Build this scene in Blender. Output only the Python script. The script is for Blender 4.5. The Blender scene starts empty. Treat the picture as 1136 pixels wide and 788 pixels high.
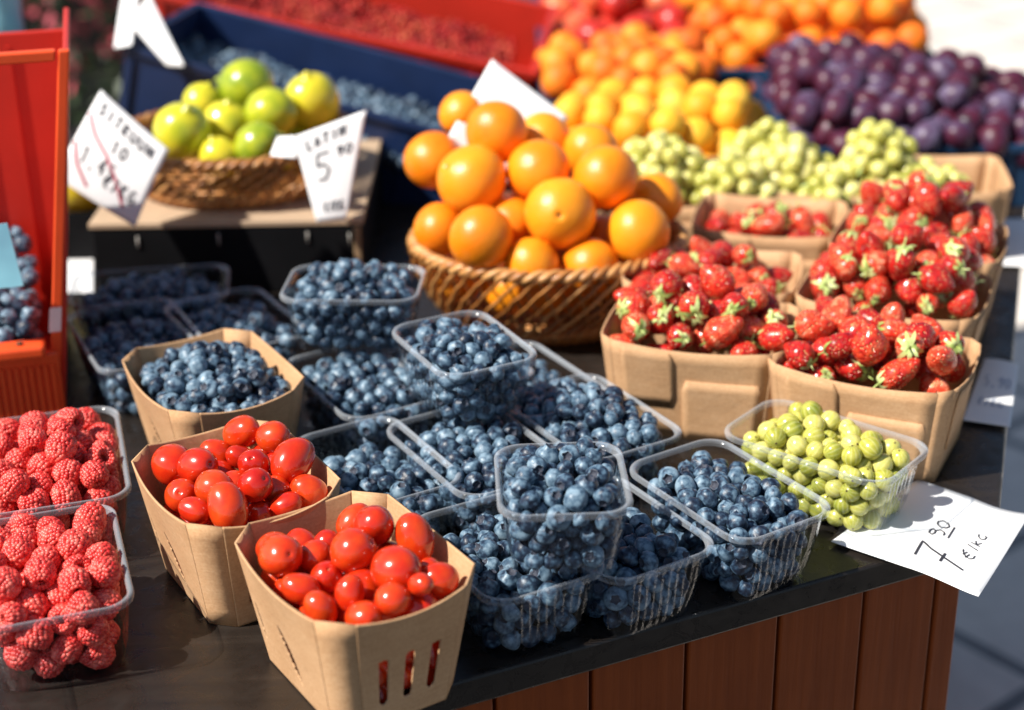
import bpy, math, random
import numpy as np
from mathutils import Vector, Matrix, noise
PI=math.pi; R=math.radians
scene=bpy.context.scene
COL=scene.collection
rng=np.random.default_rng(7); random.seed(7)

# ------------------------------------------------------------------ camera maths
IW,IH=1136,788; FPX=1804.0; CAMH=0.62; PITCH=R(24); ROLL=R(1.0)
cF=np.array([0,math.cos(PITCH),-math.sin(PITCH)])
_R=np.array([1.,0,0]); _U=np.array([0,math.sin(PITCH),math.cos(PITCH)])
cR=_R*math.cos(ROLL)-_U*math.sin(ROLL); cU=_U*math.cos(ROLL)+_R*math.sin(ROLL)
cC=np.array([0,0,CAMH])
def P(x,y,z=0.0):
    d=cF*FPX+cR*(x-IW/2)-cU*(y-IH/2); return cC+d*((z-cC[2])/d[2])
def PY(x,y,Y):
    d=cF*FPX+cR*(x-IW/2)-cU*(y-IH/2); return cC+d*(Y/d[1])
def proj(p):
    v=np.asarray(p,float)-cC; d=v@cF
    return IW/2+FPX*(v@cR)/d, IH/2-FPX*(v@cU)/d, d

# ------------------------------------------------------------------ object helpers
def link(o,parent=None):
    COL.objects.link(o)
    if parent is not None: o.parent=parent
    return o
def tag(o,label=None,cat=None,group=None,kind=None):
    if label: o['label']=label
    if cat: o['category']=cat
    if group: o['group']=group
    if kind: o['kind']=kind
    return o
def empty(name,loc,rz=0.0,label=None,cat=None,group=None,rot=None):
    o=bpy.data.objects.new(name,None); o.empty_display_size=.02
    link(o); o.location=Vector(loc)
    o.rotation_euler=rot if rot is not None else (0,0,rz)
    return tag(o,label,cat,group)
def mesh(name,V,F,mats,smooth=True,mi=None):
    me=bpy.data.meshes.new(name); me.from_pydata([tuple(v) for v in V],[],[tuple(f) for f in F]); me.update()
    for m in (mats if isinstance(mats,(list,tuple)) else [mats]): me.materials.append(m)
    if smooth: me.polygons.foreach_set('use_smooth',[True]*len(me.polygons))
    if mi is not None: me.polygons.foreach_set('material_index',mi)
    return me
def obj(name,me,parent=None,loc=None,rot=None,mats=None):
    if isinstance(me,MB): me=me.build(name,mats)
    o=bpy.data.objects.new(name,me); link(o,parent)
    if loc is not None: o.location=Vector(loc)
    if rot is not None: o.rotation_euler=rot
    return o
class MB:
    def __init__(s): s.V=[]; s.F=[]; s.M=[]
    def add(s,V,F,mi=0):
        n=len(s.V); s.V+= [tuple(v) for v in V]; s.F+=[tuple(i+n for i in f) for f in F]; s.M+=[mi]*len(F)
    def box(s,c,d,M=None,mi=0,bev=0):
        x,y,z=[k/2 for k in d]; V=[(sx*x,sy*y,sz*z) for sx in(-1,1) for sy in(-1,1) for sz in(-1,1)]
        F=[(0,1,3,2),(4,6,7,5),(0,4,5,1),(2,3,7,6),(0,2,6,4),(1,5,7,3)]
        V=[Vector(v)+Vector(c) for v in V]
        if M is not None: V=[M@v for v in V]
        s.add(V,F,mi)
    def tube(s,pts,r,seg=8,closed=False,mi=0,flat=1.0,cap=True,up=None):
        pts=[Vector(p) for p in pts]; n=len(pts); V=[];F=[]
        rr=r if isinstance(r,(list,tuple)) else [r]*n
        for i,p in enumerate(pts):
            a=pts[(i-1)%n] if (closed or i>0) else p; b=pts[(i+1)%n] if (closed or i<n-1) else p
            t=(b-a).normalized(); u=Vector(up) if up is not None else Vector((0,0,1))
            if abs(t.dot(u))>.95: u=Vector((0,1,0))
            x=t.cross(u).normalized(); y=x.cross(t).normalized()
            for k in range(seg):
                q=2*PI*k/seg; V.append(p+x*(math.cos(q)*rr[i])+y*(math.sin(q)*rr[i]*flat))
        m=n if closed else n-1
        for i in range(m):
            for k in range(seg):
                a=i*seg+k; b=i*seg+(k+1)%seg; c=((i+1)%n)*seg+(k+1)%seg; d=((i+1)%n)*seg+k
                F.append((a,b,c,d))
        if not closed and cap: F.append(tuple(range(seg))[::-1]); F.append(tuple((n-1)*seg+k for k in range(seg)))
        s.add(V,F,mi)
    def build(s,name,mats,smooth=True): return mesh(name,s.V,s.F,mats,smooth,s.M)
def bevel(o,w=.001,seg=2):
    m=o.modifiers.new('b','BEVEL'); m.width=w; m.segments=seg; m.limit_method='ANGLE'; m.angle_limit=R(40); return o
def flatsh(me):
    me.polygons.foreach_set('use_smooth',[False]*len(me.polygons)); return me
def solid(o,t,off=0.0):
    m=o.modifiers.new('s','SOLIDIFY'); m.thickness=t; m.offset=off; return o

# ------------------------------------------------------------------ materials
def mat(name):
    m=bpy.data.materials.new(name); m.use_nodes=True; nt=m.node_tree; b=nt.nodes['Principled BSDF']; return m,nt,b
def N(nt,t,**k):
    n=nt.nodes.new(t)
    for a,v in k.items():
        if a in n.inputs: n.inputs[a].default_value=v
        else: setattr(n,a,v)
    return n
def ramp(nt,fac,stops):
    r=nt.nodes.new('ShaderNodeValToRGB'); e=r.color_ramp.elements
    while len(e)<len(stops): e.new(.5)
    for i,(p,c) in enumerate(stops): e[i].position=p; e[i].color=(*c,1)
    nt.links.new(fac,r.inputs[0]); return r
def coords(nt): return nt.nodes.new('ShaderNodeTexCoord').outputs['Object']
def rnd(nt):
    g=nt.nodes.new('ShaderNodeNewGeometry'); oi=nt.nodes.new('ShaderNodeObjectInfo')
    a=N(nt,'ShaderNodeMath',operation='ADD'); nt.links.new(g.outputs['Random Per Island'],a.inputs[0]); nt.links.new(oi.outputs['Random'],a.inputs[1])
    f=N(nt,'ShaderNodeMath',operation='FRACT'); nt.links.new(a.outputs[0],f.inputs[0]); return f.outputs[0]
def mixf(nt,a,b,wa,wb,off=0.0):
    m=N(nt,'ShaderNodeMath',operation='MULTIPLY_ADD'); nt.links.new(a,m.inputs[0]); m.inputs[1].default_value=wa; m.inputs[2].default_value=off
    n=N(nt,'ShaderNodeMath',operation='MULTIPLY_ADD'); nt.links.new(b,n.inputs[0]); n.inputs[1].default_value=wb; nt.links.new(m.outputs[0],n.inputs[2]); return n.outputs[0]
def ntex(nt,scale,detail=3,rough=.55,dist=0,co=None):
    n=N(nt,'ShaderNodeTexNoise'); n.inputs['Scale'].default_value=scale; n.inputs['Detail'].default_value=detail; n.inputs['Roughness'].default_value=rough; n.inputs['Distortion'].default_value=dist
    nt.links.new(co if co is not None else coords(nt),n.inputs['Vector']); return n
def bump(nt,b,h,strength=.3,dist=.001):
    n=N(nt,'ShaderNodeBump'); n.inputs['Strength'].default_value=strength; n.inputs['Distance'].default_value=dist
    nt.links.new(h,n.inputs['Height']); nt.links.new(n.outputs[0],b.inputs['Normal']); return n
def fruit(name,stops,scale=60,wn=.7,wr=.4,off=-.05,rough=.35,coat=0,sss=0,bmp=None,spec=.5,detail=3,sssr=(.01,.004,.002)):
    m,nt,b=mat(name); n=ntex(nt,scale,detail); f=mixf(nt,n.outputs['Fac'],rnd(nt),wn,wr,off)
    r=ramp(nt,f,stops); nt.links.new(r.outputs[0],b.inputs['Base Color']); b.inputs['Roughness'].default_value=rough
    b.inputs['Coat Weight'].default_value=coat; b.inputs['Coat Roughness'].default_value=.04; b.inputs['Specular IOR Level'].default_value=spec
    if sss:
        b.inputs['Subsurface Weight'].default_value=sss; b.inputs['Subsurface Radius'].default_value=sssr; b.inputs['Subsurface Scale'].default_value=.6
    if bmp:
        n2=ntex(nt,bmp[0],2); bump(nt,b,n2.outputs['Fac'],bmp[1],bmp[2])
    return m
def simple(name,c,rough=.5,var=.15,scale=40,coat=0,bmp=None,metal=0,spec=.5):
    m,nt,b=mat(name); n=ntex(nt,scale,4)
    r=ramp(nt,n.outputs['Fac'],[(.25,tuple(k*(1-var) for k in c)),(.75,tuple(min(1,k*(1+var)) for k in c))])
    nt.links.new(r.outputs[0],b.inputs['Base Color']); b.inputs['Roughness'].default_value=rough; b.inputs['Coat Weight'].default_value=coat; b.inputs['Metallic'].default_value=metal
    b.inputs['Specular IOR Level'].default_value=spec
    if bmp: n2=ntex(nt,bmp[0],4); bump(nt,b,n2.outputs['Fac'],bmp[1],bmp[2])
    return m
M={}
M['blue']=fruit('blueberry_skin',[(.25,(.006,.010,.024)),(.42,(.018,.034,.064)),(.56,(.070,.125,.185)),(.80,(.20,.29,.365))],scale=1.7,wn=1.15,wr=.30,off=-.19,rough=.42,spec=.45,bmp=(7,.25,.0006))
M['crown']=simple('blueberry_crown',(.03,.035,.055),.7,.4,6)
M['rasp']=fruit('raspberry_skin',[(.2,(.48,.012,.014)),(.5,(.72,.05,.04)),(.85,(.88,.20,.15))],scale=1.6,wn=.8,wr=.4,off=-.08,rough=.34,sss=.25,spec=.5,sssr=(.006,.002,.001))
M['straw']=None
M['tomato']=fruit('tomato_skin',[(.2,(.42,.010,.004)),(.5,(.58,.026,.005)),(.95,(.70,.075,.009))],scale=1.3,wn=.75,wr=.5,off=-.12,rough=.2,coat=.5,spec=.5)
M['orange']=fruit('orange_peel',[(.2,(.80,.19,.003)),(.55,(.89,.28,.008)),(.95,(.92,.38,.02))],scale=1.1,rough=.33,spec=.5,bmp=(16,.35,.0012))
M['lime']=fruit('lime_peel',[(.22,(.20,.29,.015)),(.47,(.42,.46,.02)),(.72,(.74,.62,.03))],scale=1.0,wn=.9,wr=.35,off=-.1,rough=.24,coat=.35,bmp=(13,.2,.0006))
M['lemon']=fruit('lemon_peel',[(.2,(.75,.52,.02)),(.8,(.85,.65,.04))],scale=1.0,rough=.4,bmp=(13,.3,.001))
M['apri']=fruit('apricot_skin',[(.2,(.62,.085,.012)),(.5,(.82,.19,.010)),(.88,(.90,.32,.025))],scale=1.1,wn=.7,wr=.5,rough=.55,spec=.3)
M['yapri']=fruit('yellow_apricot_skin',[(.2,(.80,.30,.012)),(.6,(.88,.45,.03)),(.9,(.90,.58,.09))],scale=1.1,rough=.55,spec=.3)
M['peach']=fruit('nectarine_skin',[(.2,(.35,.012,.010)),(.5,(.62,.035,.02)),(.85,(.80,.22,.08))],scale=.9,rough=.35)
M['plum']=fruit('plum_skin',[(.2,(.018,.004,.016)),(.45,(.075,.008,.022)),(.7,(.06,.022,.055)),(1,(.15,.12,.20))],scale=1.2,wn=1.0,wr=.55,off=-.2,rough=.42,spec=.4)
M['grape']=fruit('grape_skin',[(.2,(.34,.34,.05)),(.55,(.60,.57,.15)),(.9,(.80,.74,.34))],scale=1.2,wn=.7,wr=.5,rough=.25,sss=.5,sssr=(.006,.008,.003))
M['currant']=fruit('redcurrant_skin',[(.2,(.12,.004,.004)),(.55,(.38,.012,.010)),(.9,(.50,.12,.05))],scale=.12,wn=.8,wr=.5,off=-.15,rough=.5,spec=.25)
M['leaf']=fruit('calyx_leaf',[(.2,(.22,.32,.05)),(.5,(.44,.54,.16)),(.9,(.74,.76,.40))],scale=2.5,rough=.5)
M['tip']=simple('dry_tip',(.07,.035,.012),.8,.4,6)
M['scar']=simple('stem_scar',(.30,.16,.05),.7,.3,6)
M['kraftx']=simple('kraft_dark',(.30,.19,.10),.8)
def gooseberry_mat():
    m,nt,b=mat('gooseberry_skin'); co=coords(nt)
    sx=N(nt,'ShaderNodeSeparateXYZ'); nt.links.new(co,sx.inputs[0])
    at=N(nt,'ShaderNodeMath',operation='ARCTAN2'); nt.links.new(sx.outputs[0],at.inputs[0]); nt.links.new(sx.outputs[1],at.inputs[1])
    m1=N(nt,'ShaderNodeMath',operation='MULTIPLY'); nt.links.new(at.outputs[0],m1.inputs[0]); m1.inputs[1].default_value=6
    s1=N(nt,'ShaderNodeMath',operation='SINE'); nt.links.new(m1.outputs[0],s1.inputs[0])
    p=N(nt,'ShaderNodeMath',operation='POWER'); a=N(nt,'ShaderNodeMath',operation='ABSOLUTE'); nt.links.new(s1.outputs[0],a.inputs[0]); nt.links.new(a.outputs[0],p.inputs[0]); p.inputs[1].default_value=6
    n=ntex(nt,1.3,3,co=co); f=mixf(nt,n.outputs['Fac'],rnd(nt),.7,.5,-.05)
    r=ramp(nt,f,[(.2,(.17,.21,.022)),(.5,(.41,.39,.055)),(.9,(.68,.62,.19))])
    mx=N(nt,'ShaderNodeMix',data_type='RGBA'); mm=N(nt,'ShaderNodeMath',operation='MULTIPLY'); nt.links.new(p.outputs[0],mm.inputs[0]); mm.inputs[1].default_value=.20
    nt.links.new(mm.outputs[0],mx.inputs[0]); nt.links.new(r.outputs[0],mx.inputs[6]); mx.inputs[7].default_value=(.80,.84,.45,1)
    nt.links.new(mx.outputs[2],b.inputs['Base Color']); b.inputs['Roughness'].default_value=.22
    b.inputs['Subsurface Weight'].default_value=.35; b.inputs['Subsurface Radius'].default_value=(.006,.008,.003); b.inputs['Subsurface Scale'].default_value=.6
    return m
M['goose']=gooseberry_mat()
def straw_mat():
    m,nt,b=mat('strawberry_skin'); co=coords(nt)
    v=N(nt,'ShaderNodeTexVoronoi'); v.inputs['Scale'].default_value=5.0; nt.links.new(co,v.inputs['Vector'])
    n=ntex(nt,2.2,3,co=co); f=mixf(nt,n.outputs['Fac'],rnd(nt),.9,.40,-.12)
    r=ramp(nt,f,[(.2,(.22,.004,.006)),(.45,(.50,.014,.010)),(.66,(.70,.06,.022)),(.92,(.88,.34,.18))])
    s=ramp(nt,v.outputs['Distance'],[(.16,(1,1,1)),(.25,(0,0,0))])
    mx=N(nt,'ShaderNodeMix',data_type='RGBA'); nt.links.new(s.outputs[0],mx.inputs[0]); nt.links.new(r.outputs[0],mx.inputs[6]); mx.inputs[7].default_value=(.80,.52,.22,1)
    nt.links.new(mx.outputs[2],b.inputs['Base Color']); b.inputs['Roughness'].default_value=.24; b.inputs['Coat Weight'].default_value=.15; b.inputs['Coat Roughness'].default_value=.2
    h=ramp(nt,v.outputs['Distance'],[(.1,(0,0,0)),(.5,(1,1,1))]); bump(nt,b,h.outputs[0],.9,.0016)
    b.inputs['Subsurface Weight'].default_value=.12; b.inputs['Subsurface Radius'].default_value=(.006,.002,.001); b.inputs['Subsurface Scale'].default_value=.5
    return m
M['straw']=straw_mat()
def kraft_mat():
    m,nt,b=mat('kraft_card'); co=coords(nt)
    mp=N(nt,'ShaderNodeMapping'); mp.inputs['Scale'].default_value=(60,60,900); nt.links.new(co,mp.inputs[0])
    n1=ntex(nt,1,4,co=mp.outputs[0]); n2=ntex(nt,500,3,co=co); n3=ntex(nt,18,3,co=co)
    f=mixf(nt,n1.outputs['Fac'],n2.outputs['Fac'],.35,.5); f=mixf(nt,f,n3.outputs['Fac'],1,.45,-.12)
    r=ramp(nt,f,[(.3,(.41,.225,.108)),(.52,(.51,.300,.155)),(.75,(.60,.380,.215))])
    nt.links.new(r.outputs[0],b.inputs['Base Color']); b.inputs['Roughness'].default_value=.75; b.inputs['Specular IOR Level'].default_value=.25
    n4=ntex(nt,45,3,co=co); f2=mixf(nt,f,n4.outputs['Fac'],.12,1.0); bump(nt,b,f2,.35,.0022); return m
M['kraft']=kraft_mat()
M['edge']=simple('kraft_cut_edge',(.62,.48,.33),.8,.1)
def plastic():
    m,nt,b=mat('clear_plastic'); nt.nodes.remove(b); out=nt.nodes['Material Output']
    t=N(nt,'ShaderNodeBsdfTransparent'); t.inputs[0].default_value=(.93,.95,.97,1)
    g=N(nt,'ShaderNodeBsdfGlossy'); g.inputs['Roughness'].default_value=.07; g.inputs[0].default_value=(1,1,1,1)
    lw=N(nt,'ShaderNodeLayerWeight'); lw.inputs[0].default_value=.5; fr=N(nt,'ShaderNodeMath',operation='POWER'); nt.links.new(lw.outputs['Facing'],fr.inputs[0]); fr.inputs[1].default_value=4.6
    n=ntex(nt,140,3); bp=N(nt,'ShaderNodeBump'); bp.inputs['Strength'].default_value=.5; bp.inputs['Distance'].default_value=.002; nt.links.new(n.outputs['Fac'],bp.inputs['Height']); nt.links.new(bp.outputs[0],g.inputs['Normal'])
    mr=N(nt,'ShaderNodeMath',operation='MULTIPLY_ADD'); nt.links.new(fr.outputs[0],mr.inputs[0]); mr.inputs[1].default_value=.9; mr.inputs[2].default_value=.03; mr.use_clamp=True
    mx=N(nt,'ShaderNodeMixShader'); nt.links.new(mr.outputs[0],mx.inputs[0]); nt.links.new(t.outputs[0],mx.inputs[1]); nt.links.new(g.outputs[0],mx.inputs[2]); nt.links.new(mx.outputs[0],out.inputs[0])
    return m
M['plas']=plastic()
def plastic_rim():
    m,nt,b=mat('clear_plastic_rim'); nt.nodes.remove(b); out=nt.nodes['Material Output']
    t=N(nt,'ShaderNodeBsdfTransparent'); t.inputs[0].default_value=(.90,.93,.96,1)
    g=N(nt,'ShaderNodeBsdfPrincipled'); g.inputs['Base Color'].default_value=(.75,.80,.86,1); g.inputs['Roughness'].default_value=.12; g.inputs['Specular IOR Level'].default_value=.9; g.inputs['Coat Weight'].default_value=1
    lw=N(nt,'ShaderNodeLayerWeight'); lw.inputs[0].default_value=.45
    mr=N(nt,'ShaderNodeMath',operation='MULTIPLY_ADD'); nt.links.new(lw.outputs['Facing'],mr.inputs[0]); mr.inputs[1].default_value=.45; mr.inputs[2].default_value=.05; mr.use_clamp=True
    mx=N(nt,'ShaderNodeMixShader'); nt.links.new(mr.outputs[0],mx.inputs[0]); nt.links.new(t.outputs[0],mx.inputs[1]); nt.links.new(g.outputs[0],mx.inputs[2]); nt.links.new(mx.outputs[0],out.inputs[0])
    return m
M['plasrim']=plastic_rim()
M['paper']=simple('white_paper',(.80,.80,.80),.65,.03,30,bmp=(60,.2,.001))
M['ink']=simple('black_marker',(.03,.03,.04),.6,.1)
M['dullred']=simple('dull_red',(.45,.08,.12),.6,.1)
M['red_plastic']=simple('red_orange_plastic',(.80,.085,.018),.38,.12,12,spec=.4)
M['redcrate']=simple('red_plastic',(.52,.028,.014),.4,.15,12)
M['blue_plastic']=simple('navy_plastic',(.006,.018,.065),.4,.3,14)
M['teal_plastic']=simple('blue_plastic',(.008,.035,.085),.42,.3,14)
M['black_box']=simple('black_painted_wood',(.006,.006,.007),.6,.3,20,spec=.12)
M['card_tan']=simple('tan_cardboard',(.45,.32,.21),.75,.1,30)
M['nail']=simple('worn_metal',(.35,.33,.3),.5,.2)
def weave():
    m,nt,b=mat('wicker'); n=ntex(nt,90,4); f=mixf(nt,n.outputs['Fac'],rnd(nt),.6,.5,-.05)
    r=ramp(nt,f,[(.2,(.22,.075,.015)),(.5,(.44,.18,.045)),(.85,(.66,.36,.13))]); nt.links.new(r.outputs[0],b.inputs['Base Color']); b.inputs['Roughness'].default_value=.42; b.inputs['Coat Weight'].default_value=.2
    n2=ntex(nt,600,3); bump(nt,b,n2.outputs['Fac'],.3,.0008); return m
M['wicker']=weave()
def table_mat():
    m,nt,b=mat('dark_table_laminate'); co=coords(nt)
    mp=N(nt,'ShaderNodeMapping'); mp.inputs['Scale'].default_value=(2.2,40,40); mp.inputs['Rotation'].default_value=(0,0,R(-24.5)); nt.links.new(co,mp.inputs[0])
    n1=ntex(nt,2.0,6,.6,co=mp.outputs[0]); n2=ntex(nt,9,5,.6,co=co); n3=ntex(nt,260,3,co=co)
    f=mixf(nt,n1.outputs['Fac'],n2.outputs['Fac'],.5,.5)
    r=ramp(nt,f,[(.3,(.009,.007,.006)),(.55,(.020,.015,.012)),(.75,(.044,.034,.027))]); nt.links.new(r.outputs[0],b.inputs['Base Color'])
    n5=ntex(nt,30,6,.7,2.0,co=co); rr=ramp(nt,n5.outputs['Fac'],[(.35,(.20,.20,.20)),(.5,(.34,.34,.34)),(.68,(.55,.55,.55))]); nt.links.new(rr.outputs[0],b.inputs['Roughness']); b.inputs['Specular IOR Level'].default_value=.38
    f2=mixf(nt,n1.outputs['Fac'],n3.outputs['Fac'],.6,.25); bump(nt,b,f2,.25,.0012); return m
M['table']=table_mat()
def plank_mat():
    m,nt,b=mat('oxblood_painted_wood'); co=coords(nt)
    mp=N(nt,'ShaderNodeMapping'); mp.inputs['Scale'].default_value=(90,90,4); nt.links.new(co,mp.inputs[0])
    n1=ntex(nt,1,6,.65,co=mp.outputs[0]); n2=ntex(nt,8,5,co=co); f=mixf(nt,n1.outputs['Fac'],n2.outputs['Fac'],.7,.5,-.1)
    r=ramp(nt,f,[(.3,(.17,.032,.006)),(.7,(.29,.062,.012))]); nt.links.new(r.outputs[0],b.inputs['Base Color']); b.inputs['Roughness'].default_value=.5; b.inputs['Specular IOR Level'].default_value=.18
    bump(nt,b,n1.outputs['Fac'],.4,.0015); return m
M['plank']=plank_mat()
def ground_mat():
    m,nt,b=mat('granite_paving'); co=coords(nt)
    br=N(nt,'ShaderNodeTexBrick'); br.inputs['Scale'].default_value=1; br.inputs['Brick Width'].default_value=.42; br.inputs['Row Height'].default_value=.28; br.inputs['Mortar Size'].default_value=.014
    br.inputs['Color1'].default_value=(.76,.68,.60,1); br.inputs['Color2'].default_value=(.69,.63,.56,1); br.inputs['Mortar'].default_value=(.20,.20,.20,1)
    mp=N(nt,'ShaderNodeMapping'); mp.inputs['Rotation'].default_value=(0,0,R(-38)); nt.links.new(co,mp.inputs[0]); nt.links.new(mp.outputs[0],br.inputs[0])
    n=ntex(nt,25,6,co=co); mx=N(nt,'ShaderNodeMix',data_type='RGBA',blend_type='MULTIPLY'); mx.inputs[0].default_value=.5
    r=ramp(nt,n.outputs['Fac'],[(.3,(.72,.72,.72)),(.7,(1,1,1))]); nt.links.new(br.outputs[0],mx.inputs[6]); nt.links.new(r.outputs[0],mx.inputs[7]); nt.links.new(mx.outputs[2],b.inputs['Base Color'])
    b.inputs['Roughness'].default_value=.7; bump(nt,b,n.outputs['Fac'],.3,.004); return m
M['ground']=ground_mat()
M['bounce_dark']=simple('bounce_dark',(.045,.045,.047),.85,.25,60,bmp=(300,.4,.003))  # near-black, for the added sheet that damps bounce from the front
M['hedge']=fruit('hedge_leaf',[(.2,(.010,.022,.008)),(.6,(.03,.055,.018)),(.9,(.06,.09,.03))],scale=8,rough=.5)
M['blossom']=fruit('pink_blossom',[(.2,(.25,.015,.03)),(.6,(.45,.06,.09)),(.9,(.6,.22,.25))],scale=8,rough=.6)
M['bagm']=simple('pale_blue_plastic_bag',(.25,.55,.85),.4,.6,7)
M['bagw']=simple('white_bag_band',(.85,.86,.9),.4,.1,7)
M['tape']=simple('pink_white_tape',(.8,.62,.6),.5,.1)
M['earth']=simple('canvas_dark',(.02,.022,.022),.8,.3,5)

# ------------------------------------------------------------------ primitive fruit meshes
def revolve(prof,seg,mod=None,mi=None):
    """prof: list of (rho,z) from top to bottom; first and last with rho 0."""
    V=[(0,0,prof[0][1])]; rings=[]
    for k,(rh,z) in enumerate(prof[1:-1]):
        ring=[]
        for s in range(seg):
            a=2*PI*s/seg; rr,zz=(rh,z) if mod is None else mod(k+1,a,rh,z)
            ring.append(len(V)); V.append((rr*math.cos(a),rr*math.sin(a),zz))
        rings.append(ring)
    V.append((0,0,prof[-1][1])); F=[];MI=[]
    for s in range(seg): F.append((0,rings[0][s],rings[0][(s+1)%seg])); MI.append(mi(0) if mi else 0)
    for k in range(len(rings)-1):
        for s in range(seg):
            a,b=rings[k][s],rings[k][(s+1)%seg]; c,d=rings[k+1][(s+1)%seg],rings[k+1][s]
            F.append((a,d,c,b)); MI.append(mi(k+1) if mi else 0)
    e=len(V)-1
    for s in range(seg): F.append((e,rings[-1][(s+1)%seg],rings[-1][s])); MI.append(mi(len(rings)) if mi else 0)
    return V,F,MI
def ball_prof(n,ax=1,az=1,p=1):
    return [(ax*math.sin(PI*i/n)**p,az*math.cos(PI*i/n)) for i in range(n+1)]
def lump(V,amp,freq,seed):
    out=[]
    for v in V:
        v=Vector(v); n=noise.noise(v*freq+Vector((seed*3.1,seed*1.7,0))); out.append(tuple(v*(1+amp*n)))
    return out
def blueberry(seg,seed):
    prof=[(0,.74),(.20,.73),(.30,.80),(.40,.93),(.47,.88)]+[(math.sin(t),.86*math.cos(t)) for t in np.linspace(.60,PI,9 if seg<16 else 12)]
    def mod(k,a,r,z):
        if k in (2,3): w=math.cos(5*a+seed); return r*(1+.17*w),z+(.07*w if k==3 else 0)
        return r,z
    V,F,MI=revolve(prof,seg,mod,lambda k:1 if k<3 else 0)
    sq=(1,.93,1.05,.88,1,.97)[seed%6]; V=[(x*(1+.04*math.sin(seed*2)),y,z*sq) for x,y,z in V]; return lump(V,.17,1.2,seed),F,MI
BB_HI=[mesh('blueberry',*blueberry(22,s)[:2],[M['blue'],M['crown']],True,blueberry(22,s)[2]) for s in range(6)]
BB_LO=[blueberry(12,s) for s in range(6)]
def gooseb(seed):
    prof=[(0,1.04),(.05,1.10),(.10,1.02)]+[(math.sin(t),1.03*math.cos(t)) for t in np.linspace(.2,PI,13)]
    V,F,MI=revolve(prof,20,None,lambda k:1 if k<2 else 0); return lump(V,.05,1.2,seed),F,MI
GB=[mesh('gooseberry',*gooseb(s)[:2],[M['goose'],M['tip']],True,gooseb(s)[2]) for s in range(4)]
def icos(sub=1):
    import bmesh
    bm=bmesh.new(); bmesh.ops.create_icosphere(bm,subdivisions=sub,radius=1); V=[tuple(v.co) for v in bm.verts]; F=[tuple(v.index for v in f.verts) for f in bm.faces]; bm.free(); return V,F
ICO1=icos(2); ICO0=icos(1)
def raspberry(seed):
    rg=random.Random(seed); V=[];F=[]
    def dr(p,r):
        n=len(V)
        for v in ICO1[0]: V.append((p[0]+v[0]*r,p[1]+v[1]*r,p[2]+v[2]*r))
        F.extend([tuple(i+n for i in f) for f in ICO1[1]])
    L=1.12; el=rg.uniform(.95,1.2)
    rows=11
    for i in range(rows):
        t=(i+.3)/(rows-.4); th=t*PI*.64; rho=.84*math.sin(th)**.8; z=el*.92*math.cos(th)
        n=max(1,int(round(2*PI*rho/.27))); ph=rg.uniform(0,6)
        for k in range(n):
            a=ph+2*PI*k/n+rg.uniform(-.08,.08); rr=rho*rg.uniform(.97,1.03); dr((rr*math.cos(a),rr*math.sin(a),z+rg.uniform(-.035,.035)),rg.uniform(.165,.205))
    # open end rim turning inwards
    for (rho,z) in ((.72,-.50),(.58,-.60),(.44,-.52),(.38,-.32)):
        n=int(round(2*PI*rho/.26))
        for k in range(n): a=2*PI*k/n+.2; dr((rho*math.cos(a),rho*math.sin(a),z*el),.15)
    # inner wall surface under the drupelets
    pv,pf,_=revolve([(0,.92*el),(.40,.80*el),(.70,.50*el),(.84,.1),(.80,-.3),(.6,-.55),(.42,-.4),(.36,.0),(.2,.3),(0,.4)],14)
    n=len(V); V.extend(pv); F.extend([tuple(i+n for i in f) for f in pf])
    return V,F
RB=[mesh('raspberry',*raspberry(s),M['rasp']) for s in range(5)]
def strawb(seed):
    rg=random.Random(seed); w=rg.uniform(.92,1.08); l=rg.uniform(1.25,1.65); q=rg.uniform(.75,1.0)
    prof=[]
    for i in range(15):
        t=i/14; z=.75-(t**.95)*(l+.75); rho=w*(math.sin(PI*min(1,t*.92+.08))**.62)*(1-.42*q*t) if 0<t<1 else 0
        if i==0: z=.62
        if i==1: z=.74; rho=.38*w
        prof.append((rho,z))
    V,F,MI=revolve(prof,20); return lump(V,.14,1.1,seed),F
SBm=[mesh('strawberry',*strawb(s),M['straw']) for s in range(6)]
def calyx(seed):
    rg=random.Random(seed); b=MB(); n=rg.randint(8,11)
    for k in range(n):
        a=2*PI*k/n+rg.uniform(-.15,.15); L=rg.uniform(.45,.85); w=.19; rise=rg.uniform(-.45,.45)
        pts=[]
        for j in range(5):
            t=j/4; rr=.08+L*t; z=.76+(rise-.35)*t*t+.10*math.sin(PI*t); ww=w*(1-t)**.6*(.55+.9*t) if t<1 else .005
            for sg in (-1,1): pts.append((rr*math.cos(a)-sg*ww*math.sin(a),rr*math.sin(a)+sg*ww*math.cos(a),z-(.0 if sg<0 else .0)))
        F=[(2*j,2*j+1,2*j+3,2*j+2) for j in range(4)]; b.add(pts,F)
    b.tube([(0,0,.7),(.05,.03,.95),(.14,.04,1.0+rg.uniform(.1,.5))],.055,6)
    return b.build('calyx',M['leaf'])
CLX=[calyx(s) for s in range(9)]
def tom(ax,az,seed):
    pr=[(0,az*.90),(.05,az*.90),(.10,az*.935),(.18,az*.965)]+[(math.sin(t)**.94,az*math.cos(t)) for t in np.linspace(.30,PI-.1,18)]+[(0,-az*.985)]
    V,F,MI=revolve(pr,28,None,lambda k:1 if k<1 else 0)
    return mesh('tomato',lump(V,.07,.9,seed),F,[M['tomato'],M['scar']],True,MI)
TM=[tom(1,az,s) for s,az in enumerate((1.0,1.04,1.12,1.28,1.42))]
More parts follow.
